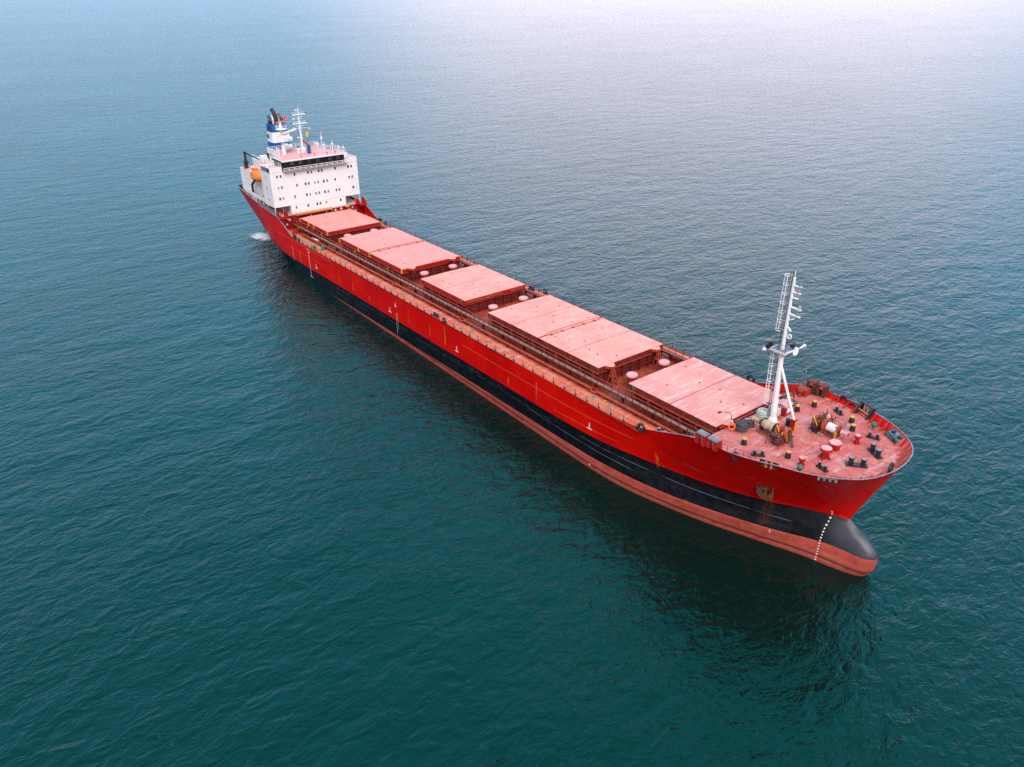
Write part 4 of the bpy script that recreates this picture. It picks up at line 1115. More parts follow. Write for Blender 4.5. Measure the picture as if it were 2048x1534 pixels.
# dark lining and mooring gear inside the poop bulwark
for sd in (-1, 1):
    m = MB(); vs = []; fs = []
    pts = [p for p in top_edge if p.x < -11.5]
    pts = [p for i, p in enumerate(pts) if p.y >= 0]
    pts.sort(key=lambda p: (p.y < 8.05, p.x if p.y >= 8.05 else -p.y))
    pts = sorted([p for p in pts if p.y >= 8.05], key=lambda p: -p.x) + sorted([p for p in pts if p.y < 8.05], key=lambda p: -p.y)
    for p in pts:
        d = Vector((p.x + 26, p.y)); q = Vector((p.x + .18 * (1 if p.x < -33.5 else 0), max(p.y - .2, 0)))
        vs += [(q.x + .3 * (p.x < -33.5), sd * max(q.y - .15, 0), 12.47), (q.x, sd * q.y, p.z - .05)]
    for i in range(len(pts) - 1): fs.append((2 * i, 2 * i + 2, 2 * i + 3, 2 * i + 1))
    m.add(vs, fs); m.build('poop_bulwark_lining', 'casing_brown', ship)
    for x in (-32.6, -30.6):
        bitts('mooring_bollard', (x, sd * (half(x, 12.5) - 1.0), 12.46), 0, .2, .9, .9, 1.5, .5)


# ------------------------------------------------------------------ foremast
FMX = 133.45
zb = zf(FMX)
m = MB()
m.cyl((FMX + .15, 0, zb - .1), (FMX - .1, 0, 22), .40, .30, 18); m.cyl((FMX - .1, 0, 22), (FMX, 0, 31.1), .25, .16, 16)
m.cyl((FMX, 0, 31.1), (FMX, 0, 31.9), .06, .04, 8)
m.lathe([(.70, 0), (.66, .25), (.44, .8)], c=(FMX + .15, 0, zb - .05), n=18)
fm = m.build('foremast', 'white_paint', ship)
b = MB(); b.cyl((FMX + .1, 0, 19.9), (136.5, 0, 13.6), .17, .15, 12); b.build('mast_strut', 'white_paint', fm)
b = MB(); b.box(136.25, 136.8, -.28, .28, zf(136.5) - .05, 13.7); b.build('strut_socket', 'red_paint', fm)
b = MB(); b.box(136.78, 136.86, -.2, .2, zf(136.5), 13.5); b.build('strut_stripe', 'yellow_paint', fm)
# platform with its black rails
PX0, PX1, PY0, PY1 = 132.2, 134.3, -.85, .95
m = MB(); m.box(PX0, PX1, PY0, PY1, 21.93, 22.0)
for y in (PY0, PY1): m.box(PX0 - .04, PX1 + .04, y - .04, y + .04, 21.8, 22.06)
for x in (PX0, PX1): m.box(x - .04, x + .04, PY0 + .04, PY1 - .04, 21.8, 22.06)
for x, y in ((PX1 - .1, -.7), (PX1 - .1, .8), (PX0 + .2, .8), (PX0 + .2, -.7)): m.bar((FMX, 0, 20.9), (x, y, 21.9), .09, .09)
pf = m.build('mast_platform', 'white_worn', fm)
m = MB(); m.box(PX0 + .06, PX1 - .06, PY0 + .06, PY1 - .06, 22.0, 22.03); m.build('platform_grating', 'grey_paint', pf)
m = MB()
R4 = [(PX0, PY0), (PX1, PY0), (PX1, PY1), (PX0, PY1)]
for z in (22.5, 22.95): m.tube([(x, y, z) for x, y in R4], .025, 5, closed=True)
for x, y in R4 + [((PX0 + PX1) / 2, PY1), ((PX0 + PX1) / 2, PY0)]: m.box(x - .025, x + .025, y - .025, y + .025, 22, 23.0)
m.build('platform_rail', 'rail_dark', pf)
for x, y, z in ((PX0 - .05, -.7, 22.3), (PX1 - .1, .7, 22.3), (PX0 - .2, -1.0, 22.0)):
    b = MB(); b.box(x - .22, x + .22, y - .18, y + .18, z, z + .5); b.bar((x, y, z - .3), (x, y, z), .06, .06); b.build('floodlight', 'black_paint', pf)
for x, y in ((PX0 - .35, -1.1), (PX1 + .2, .7)):
    b = MB(); b.lathe([(.12, 0), (.24, .18), (.26, .4), (.02, .45)], c=(x, y, 21.75), axis=(.6 if x > 133 else -.5, -.4, .2), n=14); b.bar((x, y, 21.8), (min(max(x, PX0), PX1), min(max(y, PY0), PY1), 21.85), .06, .06); b.build('floodlight', 'white_paint', pf)
b = MB(); b.bar((PX1, PY1, 21.95), (PX1 + .3, 2.2, 22.1), .08, .08); b.lathe([(.08, 0), (.10, .4), (.17, .6), (.23, .75), (.05, .7)], c=(PX1 + .2, 1.9, 22.1), axis=(.15, 1, .18), n=14)
b.lathe([(.26, 0), (.32, .35), (.25, .7), (.02, .72)], c=(PX1 + .1, 1.25, 21.5), n=14)
b.build('mast_horn', 'white_paint', pf)
# caged ladders on the after side
def cage(z0, z1, x0, x1, name):
    m = MB()
    f = lambda z: x0 + (x1 - x0) * (z - z0) / (z1 - z0)
    for y in (-.2, .2): m.tube([(f(z0) + .02, y, z0 - 1.6), (f(z1) + .02, y, z1 + .6)], .035, 5)
    k = z0 - 1.4
    while k < z1 + .4: m.tube([(f(k), -.2, k), (f(k), .2, k)], .025, 5); k += .32
    o = m.build(name, 'rail_dark', fm)
    c = MB(); n = 7; z = z0; hoops = []
    nh = max(4, int((z1 - z0) / 1.05))
    for i in range(nh + 1):
        zz = z0 + (z1 - z0) * i / nh
        c.tube([(f(zz) - .42 + .46 * math.cos(a), .42 * math.sin(a), zz) for a in np.linspace(R_(40), R_(320), 12)], .04, 5)
        c.tube([(f(zz) - .0, .25 * s2, zz + .18) for s2 in (-1, 1)], .03, 5)
    for a in np.linspace(R_(75), R_(285), 5):
        c.tube([(f(z0) - .42 + .46 * math.cos(a), .42 * math.sin(a), z0), (f(z1) - .42 + .46 * math.cos(a), .42 * math.sin(a), z1)], .032, 5)
    c.build('ladder_cage', 'white_paint', o)
cage(24.3, 31.2, FMX - .52, FMX - .40, 'mast_ladder')
cage(14.3, 21.7, FMX - .60, FMX - .64, 'mast_ladder')
# lamp brackets on the fore side
for z, L, up_ in ((30.2, .95, .05), (29.4, .95, .0), (27.55, 1.35, -.05), (26.7, 1.35, -.1), (28.7, .7, .05), (25.9, .6, .3), (25.0, .45, -.4)):
    b = MB(); b.bar((FMX + .15, 0, z), (FMX + .15 + L, 0, z + up_), .26, .12); br = b.build('lamp_bracket', 'white_paint', fm)
    if z in (30.2, 27.55):
        q = MB(); q.lathe([(.12, 0), (.14, .08), (.14, .25), (.1, .32), (.02, .34)], c=(FMX + L - .1, 0, z + .12), n=12); q.build('navigation_lamp', 'lamp_glass' if z < 28 else 'grey_paint', br)
    if z in (29.4, 26.7):
        q = MB(); q.lathe([(.14, 0), (.15, .22), (.02, .25)], c=(FMX + L - .2, 0, z + .1), n=12); q.build('navigation_lamp', 'wear_ring', br)
for z in (23.9,):
    b = MB(); b.torus((FMX + .55, 0, z), .26, .08, (0, 1, 0), 14, 6); b.build('mast_block', 'white_paint', fm)
b = MB(); b.tube([(134.3, .95, 22.0), (134.1, 5.5, 17.2), (133.8, 11.3, 12.9)], .012, 4); b.build('stay_wire', 'rail_dark', fm)
for p in ((134.28, 4.6, 18.0), (133.98, 9.2, 15.0)):
    b = MB(); b.lathe([(.02, -.12), (.10, 0), (.02, .12)], c=p, n=8); b.build('wire_float', 'orange_plastic', fm)

# ------------------------------------------------------------------ forecastle fittings
V = lambda x, y, dz=0.0: (x, y, zf(x) - .02 + dz)
b = MB(); b.lathe([(.36, 0), (.35, .06), (.30, .62), (.27, .67), (.28, .70)], n=20)
vent = b.build('ventilator_post', 'black_paint', ship, loc=V(134.9, -7.35))
b = MB(); b.lathe([(.22, .68), (.24, .72), (.29, .78), (.30, .85), (.26, .89), (.02, .90)], n=20); b.build('cap', 'yellow_paint', vent)
for x, y in ((140.1, -6.1), (134.6, 7.4), (133.9, 4.75), (140.1, 7.0), (141.3, 5.2)):
    dup(vent, ship, V(x, y))
b = MB(); b.lathe([(.38, 0), (.37, .1), (.34, .85), (.37, .9), (.34, 1.0), (.02, 1.02)], n=18); b.build('roller_post', 'black_paint', ship, loc=V(138.6, 1.3))
b = MB(); b.lathe([(.32, 0), (.30, .8), (.34, .85), (.30, .95), (.02, .98)], n=18); b.build('roller_post', 'black_paint', ship, loc=V(135.45, .5))
bitts('mooring_bollard', V(137.65, -8.3), .72, .17, .74, .86, 1.5, .5)
bitts('mooring_bollard', V(137.65, 8.05), -.44, .17, .74, .86, 1.5, .5)
bitts('mooring_bollard', V(144.05, -5.35), -.28, .17, .74, .92, 1.5, .5)
bitts('mooring_bollard', V(143.95, 5.32), .25, .17, .74, .88, 1.5, .5)
bitts('mooring_bollard', V(146.1, -1.82), .62, .29, 1.05, 1.30, 2.3, .74)
bitts('mooring_bollard', V(146.05, 2.05), -.58, .29, 1.05, 1.30, 2.3, .74)
def pedestal(loc, h, R, name='pedestal_roller', rz=.4):
    b = MB(); b.lathe([(R * .42, 0), (R * .42, h - .42)], n=16); b.lathe([(R * .55, h - .5), (R, h - .34), (R * 1.02, h - .06), (R * .9, h), (.02, h + .03)], n=22)
    for k in range(4):
        a = rz + math.pi / 2 * k; d = Vector((math.cos(a), math.sin(a), 0)); n_ = Vector((-d.y, d.x, 0)) * .04
        p = [d * R * .3, d * R * 1.15, d * R * .35 + Vector((0, 0, h * .62)), d * R * .2 + Vector((0, 0, h * .62))]
        b.ext([q - n_ for q in p], n_ * 2)
    o = b.build(name, 'red_paint', ship, loc=loc)
    q = MB(); q.lathe([(R * .9, h + .01), (R * .88, h + .03), (.02, h + .045)], n=22); q.build('roller_head', 'vent_cap', o)
    return o
pd = pedestal(V(142.1, -6.45), 1.1, .38)
b = MB(); b.lathe([(.27, 1.11), (.26, 1.18), (.02, 1.2)], c=(.15, .18, 0), n=16); b.build('roller_head', 'yellow_paint', pd)
pedestal(V(142.9, -3.1), 1.45, .68, rz=.2)
pedestal(V(143.4, 2.65), 1.2, .36)
# hexagonal store hatch propped by a lever
m = MB()
hx = [(0.74 * math.cos(R_(60 * k + 20)), 0.74 * math.sin(R_(60 * k + 20))) for k in range(6)]
m.ext([(x * .85, y * .85, 0) for x, y in hx], (0, 0, .75))
sh = m.build('store_hatch', 'red_paint', ship, loc=V(142.4, -.35))
m = MB(); m.ext([(x, y, .85) for x, y in hx], (0, 0, .12)); m.build('lid', 'vent_cap', sh)
m = MB(); m.bar((.6, .35, .7), (1.2, 1.1, .55), .08, .08); m.build('lid_lever', 'wear_ring', sh)
def globe(loc):
    b = MB(); b.lathe([(.20, 0), (.13, .08), (.11, .34), (.20, .43), (.33, .56), (.37, .74), (.31, .9), (.18, .99), (.02, 1.0)], n=22)
    b.build('globe_vent', 'green_paint', ship, loc=loc, sharp=60)
globe(V(142.85, -7.9)); globe(V(142.75, 7.35))
for y in (-9.0, 9.0):
    pass

def windlass(x0, y0, mirror, rope):
    z = zf(x0 + 3) + 1.15; zd = zf(x0 + 3) - .06
    P = lambda dx, dy, dz=0: (x0 + dx, y0 + dy * mirror, z + dz)
    m = MB()
    for dx in (.75, 3.1, 4.45, 5.3):
        m.ext([P(dx - .1, -.75, zd - z), P(dx - .1, .75, zd - z), P(dx - .1, .3, .3), P(dx - .1, -.3, .3)], (.2, 0, 0))
    m.box(x0 + .5, x0 + 5.6, y0 - .9, y0 + .9, zd, zd + .14)
    w = m.build('windlass', 'rusty_machine', ship)
    b = MB(); b.tube([P(-.75, 0), P(5.9, 0)], .13, 12); b.build('main_shaft', 'dark_machine', w)
    b = MB(); b.lathe([(.46, -.78), (.42, -.70), (.30, -.45), (.29, -.1), (.40, .30), (.44, .42)], c=P(0, 0), axis=(1, 0, 0), n=20); b.build('warping_head', 'grey_paint' if rope == 'rope_cream' else 'wear_ring', w)
    for dx in (.95, 2.95):
        b = MB(); b.lathe([(.84, 0), (.84, .09)], c=P(dx, 0), axis=(1, 0, 0), n=26); b.build('drum_flange', 'dark_machine', w)
    b = MB()
    prof = []
    for i in range(25):
        dx = 1.06 + 1.86 * i / 24
        lump = .60 + (.13 * math.sin((dx - 1.06) / 1.86 * math.pi * 2 - .4) ** 2 if rope == 'drum_rope' else .06 * math.sin(dx * 4)) + .018 * math.sin(dx * 60)
        prof.append((lump, dx))
    b.lathe(prof, c=P(0, 0), axis=(1, 0, 0), n=26); b.build('rope_drum', rope, w, sharp=70)
    b = MB(); b.lathe([(.86, 3.3), (.92, 3.38), (.92, 3.86), (.86, 3.95)], c=P(0, 0), axis=(1, 0, 0), n=28); b.build('brake_drum', 'orange_rust', w)
    # chain gypsy: spoked ring with pockets
    b = MB(); b.torus(P(5.0, 0), .80, .17, (1, 0, 0), 24, 8); b.lathe([(.3, 4.7), (.3, 5.3)], c=P(0, 0), axis=(1, 0, 0), n=14)
    for k in range(5): a = k * 1.2566; b.bar(P(5.0, .25 * math.cos(a), .25 * math.sin(a)), P(5.0, .75 * math.cos(a), .75 * math.sin(a)), .16, .14)
    b.build('chain_wheel', 'orange_rust', w)
    b = MB(); b.box(x0 + 5.2, x0 + 5.5, y0 + mirror * -.2 - .25, y0 + mirror * -.2 + .4, zd + .1, z - .2); b.build('brake_stand', 'green_paint', w)
    # motor, gear case, pipework
    b = MB()
    b.cyl(P(3.7, -1.15, -.25), P(4.9, -1.15, -.25), .42, n=16); b.box(*sorted((x0 + 3.9, x0 + 5.2)), *sorted((y0 - mirror * 2.1, y0 - mirror * 1.2)), zd, z - .1)
    b.lathe([(.5, 0), (.5, .35)], c=P(4.2, -1.9, .1), n=16); b.lathe([(.35, 0), (.3, .5), (.1, .6)], c=P(4.9, -2.3, -.5), n=12)
    b.build('drive_motor', 'dark_machine', w)
    b = MB()
    for k in range(9):
        a, c_ = random.uniform(3.6, 5.4), -random.uniform(.9, 2.4)
        b.tube([P(a, c_, -.9), P(a + random.uniform(-.3, .3), c_, random.uniform(-.2, .3)), P(a + random.uniform(-.6, .6), c_ - random.uniform(-.4, .5), random.uniform(0, .35))], .055, 6)
    for k in range(3):
        b.lathe([(.22, 0), (.22, .12)], c=P(3.9 + .5 * k, -1.3 - .4 * k, .3), axis=(random.uniform(-1, 1), random.uniform(-1, 1), 1), n=12)
    b.build('pipework', 'rusty_machine', w)
    b = MB()
    for dx, dy in ((3.6, -2.9), (5.6, -2.9), (5.6, -1.6), (3.6, -1.9)): b.box(*sorted((x0 + dx - .03, x0 + dx + .03)), *sorted((y0 + mirror * dy - .03, y0 + mirror * dy + .03)), zd, zd + 1.1)
    for dz in (.55, 1.1): b.tube([(x0 + 3.6, y0 - mirror * 1.9, zd + dz), (x0 + 3.6, y0 - mirror * 2.9, zd + dz), (x0 + 5.6, y0 - mirror * 2.9, zd + dz), (x0 + 5.6, y0 - mirror * 1.6, zd + dz)], .03, 5)
    b.build('guard_rail', 'rail_dark', w)
    b = MB(); b.tube([P(3.4, -.5, .95), P(3.7, -.75, .85), P(4.1, -1.0, .7), P(4.3, -1.2, .5)], .06, 6); b.tube([P(5.3, -.7, .4), P(5.45, -.9, -.1), P(5.5, -.8, -.6)], .06, 6); b.box(x0 + 4.6, x0 + 4.8, y0 - mirror * .9 - .1, y0 - mirror * .9 + .1, z + .1, z + .45)
    b.build('brake_lever', 'yellow_paint', w)
    # anchor chain to the hawse
    b = MB(); pts = [P(5.1, .15, .8), P(5.9, -.5 if mirror > 0 else -.5, 0), P(6.6, -1.0, -1.0)]
    for i in range(14):
        t_ = i / 13; p = Vector(pts[0]).lerp(Vector(pts[1]), t_ * 2) if t_ < .5 else Vector(pts[1]).lerp(Vector(pts[2]), t_ * 2 - 1)
        b.torus(p, .16, .05, (0, 1, 0) if i % 2 else (0, .2, 1), 10, 5)
    b.build('anchor_chain', 'anchor_rust', w)
    return w
w_ = windlass(133.0, -2.9, 1, 'drum_rope')
c_ = Vector((136.0, -3.0, zf(136.0)))
w_.matrix_local = Matrix.Translation(c_) @ Matrix.Scale(.86, 4) @ Matrix.Translation(-c_)
# the port one lies the other way round: warping head forward
def windlass_port():
    x0, y0 = 142.0, 2.3
    z = zf(140) + 1.15; zd = zf(139.5) - .06
    P = lambda dx, dy, dz=0: (x0 - dx, y0 + dy, z + dz)
    m = MB()
    for dx in (.75, 2.3, 3.6, 4.5): m.ext([P(dx + .1, -.75, zd - z), P(dx + .1, .75, zd - z), P(dx + .1, .3, .3), P(dx + .1, -.3, .3)], (.2, 0, 0))
    m.box(x0 - 4.7, x0 - .5, y0 - .9, y0 + .9, zd, zd + .14)
    w = m.build('windlass', 'rusty_machine', ship)
    b = MB(); b.tube([P(-.75, 0), P(4.8, 0)], .13, 12); b.build('main_shaft', 'dark_machine', w)
    b = MB(); b.lathe([(.30, -.82), (.46, -.80), (.44, -.70), (.30, -.40), (.30, -.05), (.40, .20)], c=P(0, 0), axis=(-1, 0, 0), n=20); b.build('warping_head', 'vent_cap', w)
    b = MB(); b.lathe([(.30, -.835), (.02, -.83)], c=P(0, 0), axis=(-1, 0, 0), n=20); b.build('warping_head_end', 'orange_rust', w)
    for dx in (.55, 2.25):
        b = MB(); b.lathe([(.84, 0), (.84, .1)], c=P(dx, 0), axis=(-1, 0, 0), n=12); b.build('drum_flange', 'rusty_machine', w)
    b = MB(); b.lathe([(.55 + .03 * math.sin(i * 1.9) + .10 * (i / 20), .66 + 1.58 * i / 20) for i in range(21)], c=P(0, 0), axis=(-1, 0, 0), n=26); b.build('rope_drum', 'white_worn', w, sharp=70)
    b = MB(); b.lathe([(.9, 2.4), (.97, 2.48), (.97, 2.85), (.9, 2.93)], c=P(0, 0), axis=(-1, 0, 0), n=28); b.ext([P(2.5, -.9, zd - z + .1), P(2.5, .9, zd - z + .1), P(2.5, .5, .5), P(2.5, -.5, .5)], (-.35, 0, 0)); b.build('brake_drum', 'orange_rust', w)
    b = MB(); b.torus(P(4.15, 0), .72, .2, (1, 0, 0), 24, 8); b.lathe([(.3, 3.8), (.3, 4.5)], c=P(0, 0), axis=(-1, 0, 0), n=14)
    for k in range(5): a = k * 1.2566; b.bar(P(4.15, .2 * math.cos(a), .2 * math.sin(a)), P(4.15, .7 * math.cos(a), .7 * math.sin(a)), .16, .14)
    b.build('chain_wheel', 'rusty_machine', w)
    b = MB(); b.cyl(P(3.0, 1.2, -.2), P(4.4, 1.2, -.2), .45, n=16); b.box(x0 - 4.6, x0 - 3.2, y0 + 1.3, y0 + 2.4, zd, z + .05)
    b.lathe([(.55, 0), (.5, .4), (.2, .5)], c=P(3.6, 2.0, .1), n=14); b.lathe([(.3, 0), (.3, .5)], c=P(4.4, 2.7, -.6), n=12)
    b.build('drive_motor', 'dark_machine', w)
    b = MB(); rr = random.Random(3)
    for k in range(12):
        a, c_ = rr.uniform(2.9, 4.9), rr.uniform(.9, 2.8)
        b.tube([P(a, c_, -.9), P(a + rr.uniform(-.3, .3), c_, rr.uniform(-.1, .4)), P(a + rr.uniform(-.6, .6), c_ + rr.uniform(-.4, .5), rr.uniform(0, .5))], .06, 6)
    b.lathe([(.3, 0), (.28, .25)], c=P(3.2, 1.8, .55), n=12); b.bar(P(3.9, 2.2, .4), P(4.1, 2.3, 1.25), .14, .10)
    b.build('pipework', 'rusty_machine', w)
    b = MB(); b.lathe([(.34, 0), (.30, .3), (.15, .5)], c=P(3.3, 1.5, .45), n=12); b.build('gear_cover', 'vent_cap', w)
    b = MB()
    for dx, dy in ((1.4, 1.3), (1.4, 3.1), (3.2, 3.3)): b.box(x0 - dx - .03, x0 - dx + .03, y0 + dy - .03, y0 + dy + .03, zd, zd + 1.25)
    for dz in (.62, 1.25): b.tube([(x0 - 1.4, y0 + 1.3, zd + dz), (x0 - 1.4, y0 + 3.1, zd + dz), (x0 - 3.2, y0 + 3.3, zd + dz)], .03, 5)
    b.build('guard_rail', 'rail_dark', w)
    b = MB(); b.tube([P(4.5, -.3, .95), P(4.1, -.75, .7), P(3.6, -.95, .3), P(3.4, -1.0, .0)], .07, 6); b.box(x0 - .75, x0 - .5, y0 - .9, y0 - .7, zd + .2, z + .1); b.box(x0 - .9, x0 - .7, y0 - .5, y0 - .3, z + .55, z + .8); b.build('brake_lever', 'yellow_paint', w)
    b = MB(); b.box(x0 - 4.2, x0 - 3.2, y0 - 1.7, y0 - 1.1, zd, zd + .25); b.box(x0 - 3.0, x0 - 2.1, y0 - 1.45, y0 - .95, zd, zd + .3); b.build('chain_stopper', 'wood', w)
    return w
w_ = windlass_port()
c_ = Vector((139.6, 2.4, zf(139.6)))
w_.matrix_local = Matrix.Translation(c_) @ Matrix.Scale(.86, 4) @ Matrix.Translation(-c_)

# fairlead housings let into the bulwark, both sides
def housing(x0, x1, sd, zt, mats, name):
    """two hoods with an oval mouth each, standing on the shell"""
    for k in range(2):
        a = x0 + (x1 - x0) * k / 2 + .06; c = x0 + (x1 - x0) * (k + 1) / 2 - .06
        za = ztop((a + c) / 2) - .25
        m = MB()
        def yb(x): return half(x, 13.6) - .02
        # pillars either side of the mouth, sill and sloping roof
        w = (c - a) * .36
        for p, q in ((a, a + w), (c - w, c)):
            m.add([(p, sd * yb(p), za), (q, sd * yb(q), za), (q, sd * (yb(q) - .25), zt), (p, sd * (yb(p) - .25), zt),
                   (p, sd * (yb(p) - 1.2), za - .3), (q, sd * (yb(q) - 1.2), za - .3), (q, sd * (yb(q) - 1.0), zt), (p, sd * (yb(p) - 1.0), zt)],
                  [(0, 1, 2, 3), (7, 6, 5, 4), (3, 2, 6, 7), (0, 4, 5, 1), (0, 3, 7, 4), (1, 5, 6, 2)])
        h = m.build(name, mats[0], ship)
        m = MB()
        pa, pc = a + .10, c - .10
        m.add([(pa, sd * (yb(pa) - .12), zt), (pc, sd * (yb(pc) - .12), zt), (pc, sd * (yb(pc) - 1.1), zt + .02), (pa, sd * (yb(pa) - 1.1), zt + .02),
               (pa, sd * (yb(pa) - .2), zt + .14), (pc, sd * (yb(pc) - .2), zt + .14), (pc, sd * (yb(pc) - 1.0), zt + .16), (pa, sd * (yb(pa) - 1.0), zt + .16)],
              [(0, 1, 2, 3), (7, 6, 5, 4), (0, 4, 5, 1), (2, 6, 7, 3), (0, 3, 7, 4), (1, 5, 6, 2)])
        m.build('housing_roof', mats[1], h)
        m = MB(); mid = (a + c) / 2
        m.cyl((mid, sd * (yb(mid) - .5), za), (mid, sd * (yb(mid) - .5), zt), .16); m.box(a + w - .02, c - w + .02, min(sd * (yb(mid) - 1.0), sd * (yb(mid) - .4)), max(sd * (yb(mid) - 1.0), sd * (yb(mid) - .4)), zt - .45, zt - .05)
        m.build('housing_roller', 'wear_ring' if sd < 0 else 'orange_plastic', h)
housing(130.8, 134.2, -1, 13.5, ('red_paint', 'grey_paint'), 'fairlead_housing')
housing(131.1, 134.1, 1, 13.55, ('casing_brown', 'red_dark'), 'fairlead_housing')
# open roller fairleads further forward
for sd in (-1, 1):
    x = 140.3; y = half(x, 13.6) - .25; n = math.atan2(half(141.3, 13.6) - half(139.3, 13.6), 2.0) * sd
    if sd > 0:
        m = MB()
        for dx in (-.95, .95): m.ext([(dx - .14, .15, -.2), (dx - .14, -1.25, -1.0), (dx - .14, -1.0, -1.0), (dx - .14, -.2, .55), (dx - .14, .15, .55)], (.28, 0, 0))
        m.box(-1.1, 1.1, -.35, .15, .42, .58)
    else:
        m = MB()
        for dx in (-1.0, .9): m.ext([(dx, .05, -.45), (dx, 1.15, -.95), (dx, 1.15, -.80), (dx, .35, .12), (dx, .05, .12)], (.1, 0, 0))
    h = m.build('roller_fairlead', 'black_paint', ship, loc=(x, sd * y, ztop(x) + .05)); h.rotation_euler = (0, 0, n)
    m = MB()
    for dx in (-.3, .3): m.cyl((dx, -sd * .3, -.75), (dx, -sd * .3, .45 if sd > 0 else .05), .14)
    for dz in (-.1, -.55): m.cyl((-.85, -sd * .62, dz - .25), (.85, -sd * .62, dz - .25), .07)
    m.build('fairlead_roller', 'wear_ring', h)
    if sd < 0:
        m = MB(); m.ext([(-1.05, .05, .13), (1.05, .05, .13), (1.05, .35, .13), (1.05, 1.2, -.78), (-1.05, 1.2, -.78), (-1.05, .35, .13)], (0, 0, .05)) if False else m.ext([(-1.05, .3, .14), (1.05, .3, .14), (1.05, 1.2, -.74), (-1.05, 1.2, -.74)], (0, 0, .05))
        m.build('fairlead_apron', 'grey_paint', h)
    # triple roller recess near the stem
    x = 146.1; y = half(x, 13.45); nn = math.atan2(half(146.9, 13.5) - half(145.3, 13.5), 1.6) * sd
    m = MB(); m.box(-1.0, 1.0, -.04, .08, -.50, -.14) if sd < 0 else m.ext([(-1.5, .1, -.5), (1.3, .1, -.5), (1.1, -1.2, -.75), (-1.0, -1.35, -.8)], (0, 0, .3))
    h = m.build('roller_recess', 'teal_plate' if sd > 0 else 'cap_rail', ship, loc=(x, sd * (y + (.03 if sd < 0 else -.1)), ztop(x))); h.rotation_euler = (0, 0, nn)
    for dx in (-.7, 0, .7):
        m = MB()
        if sd < 0: m.cyl((dx * .85, -.08, -.45), (dx * .85, -.08, -.18), .17); 
        else: m.lathe([(.24, -.5), (.24, -.15), (.18, -.05), (.02, -.03)], c=(dx, -.55, 0), n=16)
        m.build('recess_roller', 'black_paint' if sd < 0 or dx else 'bollard_top', h)
    if sd > 0:
        m = MB(); m.box(-1.2, 1.1, -1.25, -1.0, -.9, -.4); m.build('recess_sill', 'black_paint', h)
    for dx in (-1.05, 1.05):
        m = MB(); m.tube([(dx - .75, .05, .02), (dx - .7, .05, .22), (dx + .7, .05, .22), (dx + .75, .05, .02)], .035, 6); m.build('guide_bar', 'rail_dark', h)
# stem chock with its yellow post
m = MB(); m.torus((0, 0, 0), .62, .17, (1, .25, 0), 20, 8); h = m.build('stem_chock', 'black_paint', ship, loc=(149.2, -.35, 13.25))
m = MB(); m.box(-.35, -.1, .55, .8, -.55, .35); m.build('chock_post', 'yellow_paint', h)
# ring chocks on the low bulwark
for sd in (-1, 1):
    for x, R in (((136.6, .55), (138.2, .5)) if sd > 0 else ((136.3, .42),)):
        y = half(x, 13.0); a = math.atan2(half(x + .8, 13.1) - half(x - .8, 13.1), 1.6) * sd
        chock('ring_chock', (x, sd * (y - (.18 if sd > 0 else .42)), ztop(x) - 2 * R - .15 + (.35 if x < 137 and sd > 0 else 0)), a, R, .17)
# bulwark stays: tapering plates inside the forecastle bulwark
for sd in (-1, 1):
    for x in (135.4, 136.0, 137.4, 138.9, 141.8, 142.8, 143.8, 144.7, 147.0, 147.8, 148.5, 149.05, 149.45):
        zt_, zd_ = ztop(x), zf(x)
        if zt_ - zd_ < .4: continue
        y1, y0 = half(x, zt_), half(x, zd_)
        p0, p1 = curve(13.4), None
        hx_ = (half(x + .25, 13.4) - half(x - .25, 13.4)) / .5
        n = Vector((-hx_, 1.0)); n.normalize()      # outward normal in plan (x, |y|)
        t_ = Vector((n.y, -n.x)) * .04
        def q(y, inn, z): c_ = Vector((x, y)) - n * inn; return c_, z
        b = MB(); ring = [q(y1, .06, zt_), q(y1, .22, zt_), q(y0, .85, zd_ + .02), q(y0, .1, zd_ + .02)]
        lo = [(c_.x - t_.x, sd * (c_.y - t_.y), z) for c_, z in ring]; hi_ = [(c_.x + t_.x, sd * (c_.y + t_.y), z) for c_, z in ring]
        b.add(lo + hi_, [(0, 1, 2, 3), (7, 6, 5, 4), (0, 4, 5, 1), (1, 5, 6, 2), (2, 6, 7, 3), (3, 7, 4, 0)])
        b.build('bulwark_stay', 'red_worn', ship)
# light rails over the low bulwark
for sd in (-1, 1):
    P_ = [(x, sd * (half(x, 13.6 if x > 138 else 13) - .1), ztop(x)) for x in (134.4, 135.4, 136.4, 137.4, 138.4, 139.2)]
    railing('bulwark_rail', P_, 'rail_dark', ship, .75, 2, 1.4, .02)
    P_ = [(x, sd * (half(x, 13.6) - .08), ztop(x)) for x in (141.4, 142.2, 143.0)]
# short ramp from the walkway to the forecastle, and the corner lamp
for sd in (-1, 1):
    b = MB(); b.ext([(127.6, sd * 8.4, 10.2), (130.7, sd * 8.4, 11.75), (130.7, sd * 10.1, 11.75), (127.6, sd * 10.1, 10.2)], (0, 0, .05))
    for y in (8.4, 10.1): b.bar((127.6, sd * y, 10.2), (130.7, sd * y, 11.78), .06, .2)
    for x in (127.8, 129.6): b.box(x - .06, x + .06, sd * 9.2 - .06, sd * 9.2 + .06, ZD, 10.2)
    r = b.build('access_ramp', 'walkway_grating', ship)
    b = MB()
    for y in (8.4, 10.1): b.tube([(127.6, sd * y, 11.2), (130.7, sd * y, 12.75)], .03, 5); b.box(127.57, 127.63, sd * y - .03, sd * y + .03, 10.2, 11.2); b.box(130.6, 130.66, sd * y - .03, sd * y + .03, 11.7, 12.8)
    b.build('ramp_rail', 'rail_dark', r)
